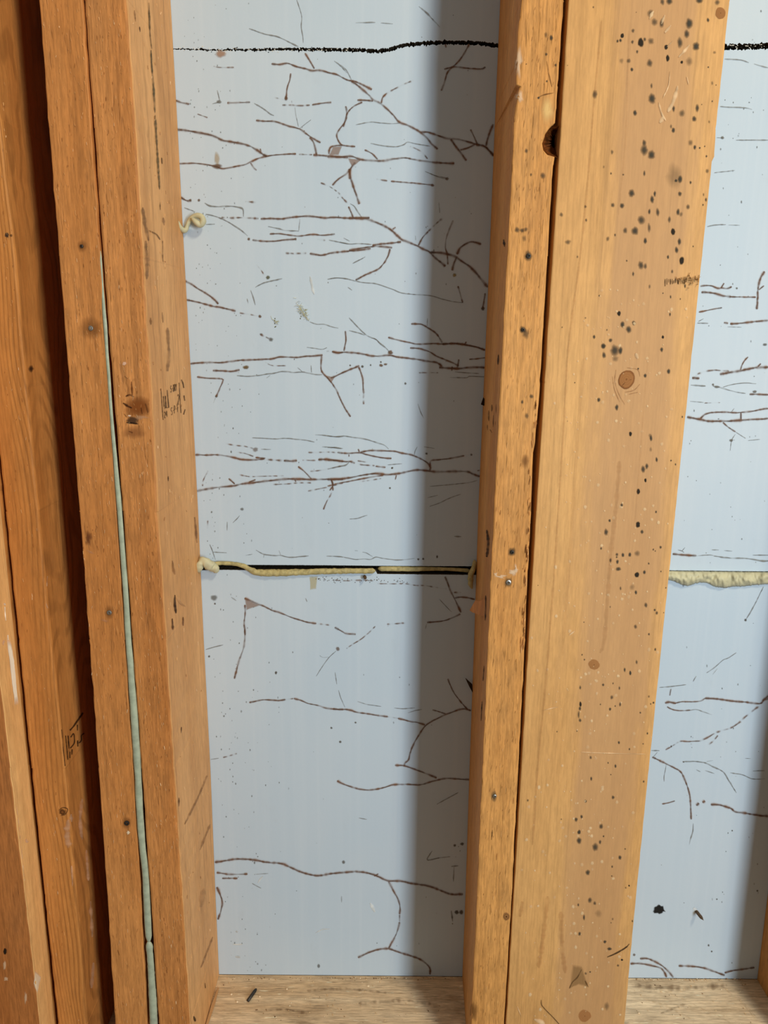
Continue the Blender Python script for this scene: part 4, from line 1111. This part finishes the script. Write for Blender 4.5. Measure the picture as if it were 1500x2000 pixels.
# streaks, slits and diagonal scuffs on the lit side of the pair
for P, w, cc, a in (([(290, 5), (291, 40), (293, 75), (296, 95)], 3.0, lin(88, 72, 44), .85), ([(294, 98), (296, 130), (300, 185), (302, 220)], 3.4, lin(86, 78, 54), .9), ([(302, 225), (306, 290), (311, 370)], 4.0, lin(92, 80, 54), .85), ([(312, 395), (312, 410)], 2, lin(90, 66, 40), .7),
                    ([(272, 52), (273, 62)], 3, lin(60, 34, 16), .9), ([(315, 308), (316, 320)], 4, lin(86, 60, 30), .9), ([(262, 20), (264, 42)], 3, lin(96, 60, 28), .7), ([(278, 405), (283, 440), (290, 470)], 6, lin(112, 84, 58), .65), ([(290, 450), (305, 458), (312, 468)], 3.4, lin(96, 70, 44), .75), ([(284, 470), (287, 510), (286, 545)], 6, lin(120, 92, 66), .6),
                    ([(318, 425), (320, 440)], 5, lin(120, 86, 62), .6), ([(317, 470), (317, 500), (318, 512)], 2.5, lin(90, 62, 36), .7), ([(316, 610), (318, 630)], 3.4, lin(104, 66, 36), .6), ([(326, 640), (329, 690), (326, 725)], 7, lin(132, 98, 70), .55), ([(294, 620), (294, 634)], 4, lin(110, 74, 40), .6),
                    ([(336, 1095), (338, 1110), (341, 1122)], 5, lin(150, 104, 60), .7), ([(341, 1162), (341, 1180), (343, 1198)], 4.4, lin(52, 28, 12), .95), ([(345, 1165), (352, 1178), (362, 1184)], 5, lin(214, 164, 112), .75), ([(336, 1208), (337, 1230)], 4.4, lin(82, 46, 22), .85), ([(357, 1205), (357, 1222)], 4, lin(104, 60, 28), .8),
                    ([(354, 1420), (353, 1432)], 3, lin(60, 34, 16), .9), ([(349, 1558), (349, 1575)], 2.6, lin(70, 40, 20), .8), ([(328, 930), (328, 940)], 3, lin(70, 40, 18), .9), ([(386, 900), (388, 950)], 3, lin(60, 44, 30), .7), ([(380, 1010), (384, 1060)], 4, lin(110, 72, 44), .6), ([(400, 1920), (401, 1930)], 2, lin(50, 30, 16), .9),
                    ([(393, 1700), (415, 1670), (417, 1690)], 6, lin(94, 66, 40), .7), ([(360, 1610), (385, 1560), (404, 1515)], 4, lin(120, 82, 50), .5), ([(390, 1660), (410, 1610)], 4, lin(124, 86, 54), .45), ([(392, 1890), (415, 1830)], 3.4, lin(120, 84, 52), .5), ([(378, 1985), (381, 1995)], 5, lin(30, 20, 12), .9), ([(392, 1772), (398, 1735)], 9, lin(196, 152, 104), .5)):
    part('dark_streak' if sum(cc) < .5 else 'pale_scrape', ribbon(P, w, cc, None, sD, a0=a, wob=.6), sD)
# grain and marks of the wavy stud
part('knot', disc(14, 459, 5, 5, lin(70, 52, 40), .9, sB), sB)
part('knot', disc(60, 720, 6, 8, lin(60, 34, 16), .85, sB, soft=.6), sB)
part('knot', disc(122, 1586, 8, 7, lin(150, 92, 44), .8, sB, soft=.5, edge=lin(84, 48, 20)), sB)
part('knot_crack', ribbon([(115, 1582), (123, 1577), (132, 1580), (128, 1590), (118, 1593)], 1.6, lin(70, 40, 18), None, sB), sB)
part('knot', disc(22, 460, 3, 3, lin(60, 40, 20), .5, sB), sB)
for P, w in (([(160, 1560), (156, 1600), (160, 1640)], 5), ([(168, 1660), (172, 1720)], 4), ([(176, 1760), (180, 1830)], 5), ([(182, 1880), (178, 1930)], 6), ([(140, 1690), (142, 1730)], 3), ([(134, 1600), (131, 1625), (134, 1655)], 10), ([(138, 1590), (139, 1605)], 7), ([(92, 1125), (91, 1145)], 3), ([(90, 1178), (93, 1188)], 3)):
    part('pale_scrape', ribbon(P, w, lin(222, 172, 132), None, sB, a0=.7, wob=.8), sB)

# grade stamps: stroked ink lettering
GL = {'S': [[(1, .85), (.5, 1), (.05, .8), (.2, .55), (.8, .45), (.95, .2), (.5, 0), (0, .15)]], 'D': [[(.1, 0), (.1, 1), (.6, .95), (.95, .5), (.6, .05), (.1, 0)]],
      'R': [[(.1, 0), (.1, 1), (.7, .95), (.85, .72), (.6, .5), (.1, .5)], [(.5, .5), (.95, 0)]], 'Y': [[(0, 1), (.5, .5), (1, 1)], [(.5, .5), (.5, 0)]], '-': [[(.2, .5), (.8, .5)]],
      'P': [[(.1, 0), (.1, 1), (.75, .95), (.9, .72), (.7, .48), (.1, .48)]], 'F': [[(.1, 0), (.1, 1), (.95, 1)], [(.1, .55), (.75, .55)]], '2': [[(.05, .8), (.4, 1), (.85, .85), (.85, .6), (.1, 0), (.95, 0)]],
      '4': [[(.7, 0), (.7, 1), (.05, .35), (1, .35)]], 'L': [[(.1, 1), (.1, 0), (.9, 0)]], 'M': [[(.05, 0), (.05, 1), (.5, .4), (.95, 1), (.95, 0)]]}
def stamp(mb, text, o, bx, up, w, st, col, a):
    """text strokes in photo pixels: o = start of baseline, bx = advance per letter, up = letter height vector"""
    o, bx, up = (np.array(q, float) for q in (o, bx, up))
    for i, ch in enumerate(text):
        for s_ in GL.get(ch, []):
            P = [o + bx * (i + x * .78) + up * y for x, y in s_]
            g = ribbon(P, w, col, None, st, a0=a, wob=.35, taper=False, dome=0)
            if g: mb.add(*g)
INK = lin(74, 50, 26)
mb = MB(); s_ = 13.636; Q = lambda *p: [(290 + x / s_, 710 + y / s_) for x, y in p]
for P, w in ((Q((325, 665), (355, 1080), (385, 1500)), 1.7), (Q((810, 510), (835, 910), (860, 1320)), 1.7), (Q((390, 870), (412, 1150)), 1.6), (Q((445, 860), (460, 1180)), 3.0), (Q((492, 705), (515, 950), (535, 1165)), 2.2),
             (Q((420, 1185), (545, 1168)), 1.3), (Q((870, 430), (910, 520), (935, 650)), 2.8), (Q((940, 850), (960, 990)), 2.4), (Q((970, 1220), (930, 1360)), 2.6)):
    g = ribbon(P, w, INK, None, sD, a0=.85, wob=.4, dome=0, taper=False)
    if g: mb.add(*g)
stamp(mb, 'S-DRY', Q((585, 770))[0], (2.5, -.8), (-.3, -13), 1.2, sD, INK, .9)
stamp(mb, 'S-P-F', Q((598, 1380))[0], (3.1, -1.5), (-.5, -15), 1.2, sD, INK, .9)
stamp(mb, '2', Q((775, 1080))[0], (4.2, -.3), (-.5, -19), 1.4, sD, INK, .9)
stamp(mb, '24', Q((415, 1450))[0], (3.4, -1.2), (-.5, -12), 1.2, sD, INK, .9)
mb.build('grade_stamp', MARK, parent=sD, label='black ink grade stamp')
mb = MB(); s_ = 15.0; Q = lambda *p: [(100 + x / s_, 1370 + y / s_) for x, y in p]; INKB = lin(44, 26, 12)
for P, w in ((Q((300, 820), (350, 1350), (405, 1890)), 1.2), (Q((415, 1000), (480, 1710)), 2.2), (Q((485, 1000), (515, 1380)), 2.4), (Q((570, 1050), (650, 940), (675, 1100), (665, 1230), (560, 1370)), 2.4), (Q((545, 850), (640, 740), (760, 570), (930, 330)), 3.4),
             (Q((760, 680), (765, 850)), 2.4), (Q((775, 1320), (770, 1140)), 3), (Q((810, 1220), (880, 1130), (880, 1000), (960, 930)), 2.4), (Q((540, 1660), (545, 1470)), 2), (Q((600, 1560), (605, 1400)), 2.4)):
    g = ribbon(P, w, INKB, None, sB, a0=.9, wob=.4, dome=0, taper=False)
    if g: mb.add(*g)
mb.build('grade_stamp', MARK, parent=sB, label='smeared ink grade stamp in the gap')
mb = MB(); s_ = 10.714; Q = lambda *p: [(920 + x / s_, 740 + y / s_) for x, y in p]
for P, w in ((Q((440, 540), (440, 680)), 4), (Q((375, 660), (375, 880)), 2.6), (Q((530, 530), (525, 720)), 1.6), (Q((345, 960), (345, 1070)), 2.6), (Q((400, 1060), (440, 1130)), 3), (Q((515, 890), (510, 960)), 1.6), (Q((470, 760), (465, 1010)), 2)):
    g = ribbon(P, w, lin(66, 42, 20), None, sE, a0=.6, wob=.4, dome=0)
    if g: mb.add(*g)
mb.build('grade_stamp', MARK, parent=sE, label='faded ink grade stamp on the shaded side')

# white paint on the foremost board
PAINT = lin(250, 238, 214)
for P, w in (([(7, 1178), (9, 1182)], 7), ([(8, 1185), (10, 1212)], 1.6), ([(14, 1240), (15, 1250)], 3)):
    part('paint_smear', ribbon(P, w, PAINT, None, sA, a0=1.0, wob=.25, dome=.0008), sA)
part('paint_smear', poly([(13, 1250), (19, 1252), (23, 1264), (27, 1290), (28, 1302), (31, 1328), (32, 1345), (35, 1371), (28, 1374), (25, 1350), (22, 1326), (19, 1296), (15, 1266)], PAINT, 1.0, sA), sA, label='white paint smear')
part('paint_smear', poly([(68, 1897), (80, 1908), (72, 1940), (66, 1920)], lin(240, 214, 178), .9, sA), sA)
part('pale_scrape', ribbon([(31, 1570), (38, 1630), (47, 1720)], 2, lin(240, 205, 160), None, sA, a0=.8, dash=.6), sA)
part('nail_hole', disc(10, 1858, 4, 7, lin(40, 28, 18), .95, sA), sA)
for x, y, rx, ry in ((9, 1885, 3, 10), (50, 1947, 2.4, 14), (52, 1643, 4, 4), (12, 1912, 4, 5), (6, 1255, 3, 5)):
    part('pale_fleck', disc(x, y, rx, ry, lin(232, 190, 150), .7, sA, jag=.4), sA)

# ------------------------------------------------------------------ sealant
def tube(pts, name, mat, label, cat='sealant', group=None, seg=12, lump=.15, flat=1.0, step=.0012, fq=260):
    """pts: (px, py, y, radius in photo px) -> a lumpy hand-squeezed bead"""
    W = np.array([[*on_y(a, b, y), r / F_PX * np.linalg.norm(on_y(a, b, y) - CAM)] for a, b, y, r in pts])
    P = smooth_px(W, step) if len(W) > 2 else W
    n = len(P); v = []; f = []; sd = random.random() * 40
    T = np.gradient(P[:, :3], axis=0); T /= np.linalg.norm(T, axis=1)[:, None] + 1e-9
    ref = np.array([0, 1.0, 0])
    for i in range(n):
        t = T[i]; a = np.cross(t, ref); a /= np.linalg.norm(a) + 1e-9; b = np.cross(t, a)
        e = min(i, n - 1 - i); cap = min(1.0, math.sqrt(max(.02, (e + .3) / 3.0))) if e < 3 else 1
        for k in range(seg):
            th = 6.2832 * k / seg; d = math.cos(th) * a + math.sin(th) * b * flat
            r = P[i, 3] * cap * (1 + lump * 2 * mnoise.noise(Vector((P[i, 0] * fq + sd, P[i, 2] * fq + math.cos(th), math.sin(th)))))
            v.append(P[i, :3] + d * r)
    for i in range(n - 1):
        for k in range(seg):
            k2 = (k + 1) % seg; f.append((i * seg + k, i * seg + k2, i * seg + seg + k2, i * seg + seg + k))
    f += [tuple(range(seg - 1, -1, -1)), tuple((n - 1) * seg + k for k in range(seg))]
    o = mk(name, v, f, mat, smooth=True); tag(o, label, cat, group); return o
z_ = lambda L, y: [(320 + a / 15, 400 + b / 15, yy, r / 15) for (a, b, yy, r) in L]
tube(z_([(262, 345, -.020, 62), (330, 440, -.017, 66), (420, 570, -.013, 66), (500, 690, -.009, 66), (590, 755, -.0055, 72), (655, 715, -.0045, 60), (690, 600, -.0045, 58), (740, 480, -.005, 58), (810, 395, -.007, 60), (910, 325, -.008, 62),
         (1040, 325, -.009, 78), (1135, 400, -.010, 82), (1140, 510, -.010, 86), (1060, 580, -.010, 84), (960, 520, -.0115, 76), (870, 440, -.012, 62), (800, 395, -.012, 50)], 0), 'sealant_squiggle', SEAL,
     'curly cream sealant squiggle stuck to the foam high on the doubled stud', lump=.08)
tube([(388, 1117, -.009, 5.5), (389, 1106, -.012, 7), (396, 1098, -.012, 8.5), (405, 1099, -.012, 9), (413, 1106, -.010, 9), (422, 1111, -.009, 8.5), (427, 1113, -.006, 7)], 'sealant_blob', SEAL,
     'knobbly cream sealant blob at the left end of the seam', lump=.25)
tube([(414, 1103, -.006, 3.5), (430, 1100, -.004, 3.8), (455, 1101, -.003, 3.8), (474, 1105, -.003, 4.2), (488, 1112, -.003, 5), (503, 1118, -.003, 6.5), (530, 1119, -.003, 7), (560, 1118.5, -.003, 6.6), (600, 1117, -.002, 6.0), (650, 1115.5, -.002, 5.6), (700, 1115, -.002, 5.4), (733, 1115, -.002, 5.2)],
     'sealant_bead', SEALD, 'thin yellowish sealant string sagging along the left part of the seam', lump=.12)
tube([(738, 1110.5, .002, 5.0), (770, 1110.5, .002, 5.4), (810, 1111, .002, 5.0), (850, 1110.8, .002, 4.0), (885, 1112, .002, 3.6), (918, 1114.5, .002, 4.2)], 'sealant_bead', SEALD,
     'straight yellowish sealant strip filling the right part of the seam beside the narrow stud', lump=.07)
tube([(927, 1094, -.006, 4), (926, 1106, -.006, 4.6), (922, 1117, -.007, 5.2), (919, 1128, -.007, 5), (919, 1140, -.007, 4.4), (922, 1150, -.007, 3)], 'sealant_blob', SEALD,
     'yellowish sealant lump in the shaded corner beside the narrow stud', lump=.2)
def thick_caulk():
    xs = np.arange(1270, 1574, 1.2); m = 11; v = []; f = []
    bot = np.interp(xs, [1270, 1305, 1318, 1332, 1345, 1355, 1368, 1382, 1392, 1404, 1418, 1432, 1450, 1475, 1516, 1574], [1130, 1133, 1136, 1143, 1145, 1141, 1138, 1139, 1145, 1148, 1149, 1146, 1146, 1143, 1140, 1144])
    for i, x in enumerate(xs):
        t0 = np.interp(x, [1270, 1310, 1500, 1516, 1574], [1113, 1114.5, 1116.5, 1116.5, 1116.5]) + .5 * mnoise.noise(Vector((x * .2, 0, 0)))
        b = bot[i] + 1.4 * mnoise.noise(Vector((x * .25, 5, 0)))
        for j in range(m):
            s = j / (m - 1); py = t0 + (b - t0) * s
            bulge = .0095 * (max(0, math.sin(math.pi * (0.06 + .9 * s))) ** .55) * (1 + .4 * mnoise.noise(Vector((x * .06, s * 2.2, 1))) + .22 * mnoise.noise(Vector((x * .16, s * 4, 9))))
            if j in (0, m - 1): bulge = -.0008
            v.append(on_y(x, py, -max(bulge, -.001) if j not in (0, m - 1) else .0008))
    n = len(xs)
    for i in range(n - 1):
        for j in range(m - 1): f.append((i * m + j, i * m + m + j, i * m + m + j + 1, i * m + j + 1))
        f.append((i * m, i * m + m - 1, i * m + 2 * m - 1, i * m + m))
    f += [tuple(range(m)), tuple((n - 1) * m + j for j in range(m - 1, -1, -1))]
    o = mk('sealant_bead', v, f, SEAL, smooth=True); tag(o, 'thick lumpy cream sealant bead along the seam right of the wide board', 'sealant')
thick_caulk()
# long bead squeezed out between the doubled studs, and its thicker lower tail
def seam_px(y): return np.interp(y, [0, 500, 750, 1000, 1250, 1500, 1750, 2000], [162, 198, 215.5, 233.5, 250.5, 267.5, 284, 298])
tube([(196, 490, YF, 2.4), (197.5, 520, YF, 2.2), (200, 560, YF, 2.2), (202.5, 600, YF - .001, 3.0), (206, 640, YF - .001, 3.4), (209, 690, YF - .001, 2.8), (213, 740, YF - .001, 3.0), (216, 790, YF - .001, 2.8), (221, 850, YF - .001, 3.4), (227, 920, YF - .001, 4.2), (233, 990, YF - .001, 4.8), (239, 1070, YF - .001, 4.8), (245, 1150, YF - .001, 5),
      (251, 1250, YF - .001, 5.6), (257, 1330, YF - .001, 6), (264, 1430, YF - .001, 6.8), (269, 1510, YF - .001, 6.2), (272, 1570, YF - .001, 6.2), (277, 1640, YF - .001, 5.8), (284, 1710, YF - .001, 5.6), (288, 1790, YF - .001, 6), (291, 1840, YF - .001, 5)],
     'sealant_bead', SEALG, 'long pale green sealant bead squeezed between the doubled studs', flat=.7, lump=.07, step=.003, fq=45)
tube([(290.5, 1838, YF - .001, 5.8), (291.5, 1846, YF - .001, 6.6), (292, 1855, YF, 5.6), (294, 1880, YF, 5.6), (297, 1930, YF, 6), (301, 2010, YF, 6.6)], 'sealant_bead', SEALG, 'short shaded green sealant tail below the ring-shaped joint between the doubled studs', flat=.7, lump=.06, step=.003)

# ------------------------------------------------------------------ screw tips through the foam, nail and crumbs on the plate
def screw(bx, by, tx, ty, p, r, label):
    a = on_y(bx, by, .004); b = on_y(tx, ty, -p); T = (b - a); L = np.linalg.norm(T); T /= L
    u = np.cross(T, [0, 0, 1.0]); u /= np.linalg.norm(u); w = np.cross(T, u); v = []; f = []; n, seg = 44, 10
    for i in range(n):
        s = i / (n - 1); core = r * (1 if s < .72 else max(.06, (1 - s) / .28))
        for k in range(seg):
            th = 6.2832 * k / seg; ph = (s * 9 - k / seg) % 1.0; rr = core * (1 + .28 * max(0, 1 - abs(ph - .5) * 4))
            v.append(a + T * L * s + (math.cos(th) * u + math.sin(th) * w) * rr)
    for i in range(n - 1):
        for k in range(seg): f.append((i * seg + k, i * seg + (k + 1) % seg, i * seg + seg + (k + 1) % seg, i * seg + seg + k))
    f += [tuple(range(seg)), tuple((n - 1) * seg + k for k in range(seg))]
    o = mk('screw', v, f, RUSTY, smooth=True); tag(o, label, 'screw'); return o
screw(1357, 1776, 1374.5, 1798, .020, .0019, 'rusty screw tip sticking out of the foam in the right bay beside the black hole')
screw(712, 1124, 714, 1131, .012, .0016, 'small screw tip poking out just below the seam')
part('pale_ring', disc(1357, 1776, 6, 4.4, lin(226, 230, 230), .8, 'foam', jag=.5), foam_low)
def rod(p, q, r, mat, name, label, cat):
    p, q = np.array(p), np.array(q); T = (q - p) / np.linalg.norm(q - p); u = np.cross(T, [0, 0, 1.0]); u /= np.linalg.norm(u); w = np.cross(T, u); v = []; f = []; seg = 10
    prof_ = [(0, .2), (.02, 1), (.8, 1), (.93, .8), (1, .3)]
    for s, k_ in prof_:
        for k in range(seg):
            th = 6.2832 * k / seg; v.append(p + (q - p) * s + (math.cos(th) * u + math.sin(th) * w) * r * k_)
    for i in range(len(prof_) - 1):
        for k in range(seg): f.append((i * seg + k, i * seg + (k + 1) % seg, i * seg + seg + (k + 1) % seg, i * seg + seg + k))
    f += [tuple(range(seg)), tuple((len(prof_) - 1) * seg + k for k in range(seg))]
    o = mk(name, v, f, mat, smooth=True); tag(o, label, cat)
rod(on_z(484, 1955, .0019), on_z(501, 1931, .0019), .0021, DKNAIL, 'nail', 'dark headless nail lying on the bottom plate beside the doubled stud', 'nail')
def crumbs():
    v = []; f = []; c = []
    def bit(p, s, col):
        n0 = len(v)
        for d in ((1, 0, 0), (-1, 0, 0), (0, 1, 0), (0, -1, 0), (0, 0, .8), (0, 0, -.15)):
            v.append(p + np.array(d) * s * random.uniform(.6, 1.4)); c.append((*col, 1))
        for q in ((0, 2, 4), (2, 1, 4), (1, 3, 4), (3, 0, 4), (2, 0, 5), (1, 2, 5), (3, 1, 5), (0, 3, 5)): f.append(tuple(n0 + k for k in q))
    CC = (lin(226, 196, 150), lin(206, 170, 122), lin(150, 112, 70), lin(236, 220, 190), lin(90, 60, 34))
    for i in range(420):
        if i < 240: x = random.uniform(432, 895); y = random.uniform(1908, 2050) if i < 130 else 1909 + abs(random.gauss(0, 2.5))
        else: x = random.uniform(1238, 1480); y = random.uniform(1912, 2040) if i < 340 else 1911 + abs(random.gauss(0, 2))
        bit(on_z(x, y, .0002), random.uniform(.0003, .0010), random.choice(CC))
    for x, y in ((463, 1957), (452, 1942), (719, 1926), (1248, 1979), (560, 1932), (507, 1947)): bit(on_z(x, y, .0002), .0018, lin(240, 214, 176))
    o = mk('sawdust_crumbs', v, f, MARK, origin=np.array([0.05, -.05, 0]), cols=c, kind='stuff'); o['label'] = 'sawdust crumbs scattered on the bottom plate'; o['category'] = 'debris'
crumbs()
for P, w, a in (([(1255, 1950), (1300, 1965), (1350, 1990)], 4, .4), ([(1250, 1935), (1290, 1938), (1340, 1936)], 2.5, .35), ([(1270, 1925), (1330, 1950), (1400, 1985)], 2, .4), ([(1420, 1935), (1450, 1960), (1475, 1990)], 3, .4), ([(1290, 1960), (1370, 1970), (1440, 2005)], 2.5, .4), ([(1440, 1945), (1480, 1990)], 2, .35),
                ([(505, 1930), (540, 1925), (585, 1932), (640, 1930)], 4, .35), ([(560, 1965), (640, 1958), (740, 1968)], 5, .25), ([(436, 1940), (470, 1928), (500, 1926)], 2, .4)):
    part('scuff', ribbon(P, w, lin(222, 198, 160), None, sP, a0=a, dash=.7, wob=.7, dome=0), sP)
for P, w in (([(520, 1975), (560, 1972), (600, 1980)], 4), ([(600, 1935), (680, 1932), (760, 1940)], 5), ([(700, 1960), (790, 1955), (860, 1965)], 6), ([(1240, 1925), (1330, 1930), (1420, 1925)], 8), ([(1290, 1980), (1340, 1960)], 5)):
    part('dark_smudge', ribbon(P, w, lin(104, 74, 44), None, sP, a0=.45, dash=.6, wob=.8, dome=0), sP)
def splinter():
    a = [on_z(x, y, .0006) for x, y in ((428, 1930), (420, 1962), (404, 2010), (400, 2010), (413, 1965), (424, 1935))]
    v = a + [p + np.array([0, 0, .002]) for p in a]; n = len(a)
    f = [tuple(range(n - 1, -1, -1)), tuple(range(n, 2 * n))] + [(k, (k + 1) % n, n + (k + 1) % n, n + k) for k in range(n)]
    o = mk('wood_splinter', v, f, W_F); tag(o, 'pale wood splinter on the bottom plate against the foot of the doubled stud', 'splinter')
splinter()

for o in bpy.data.objects:
    if '_o' in o.keys(): del o['_o']
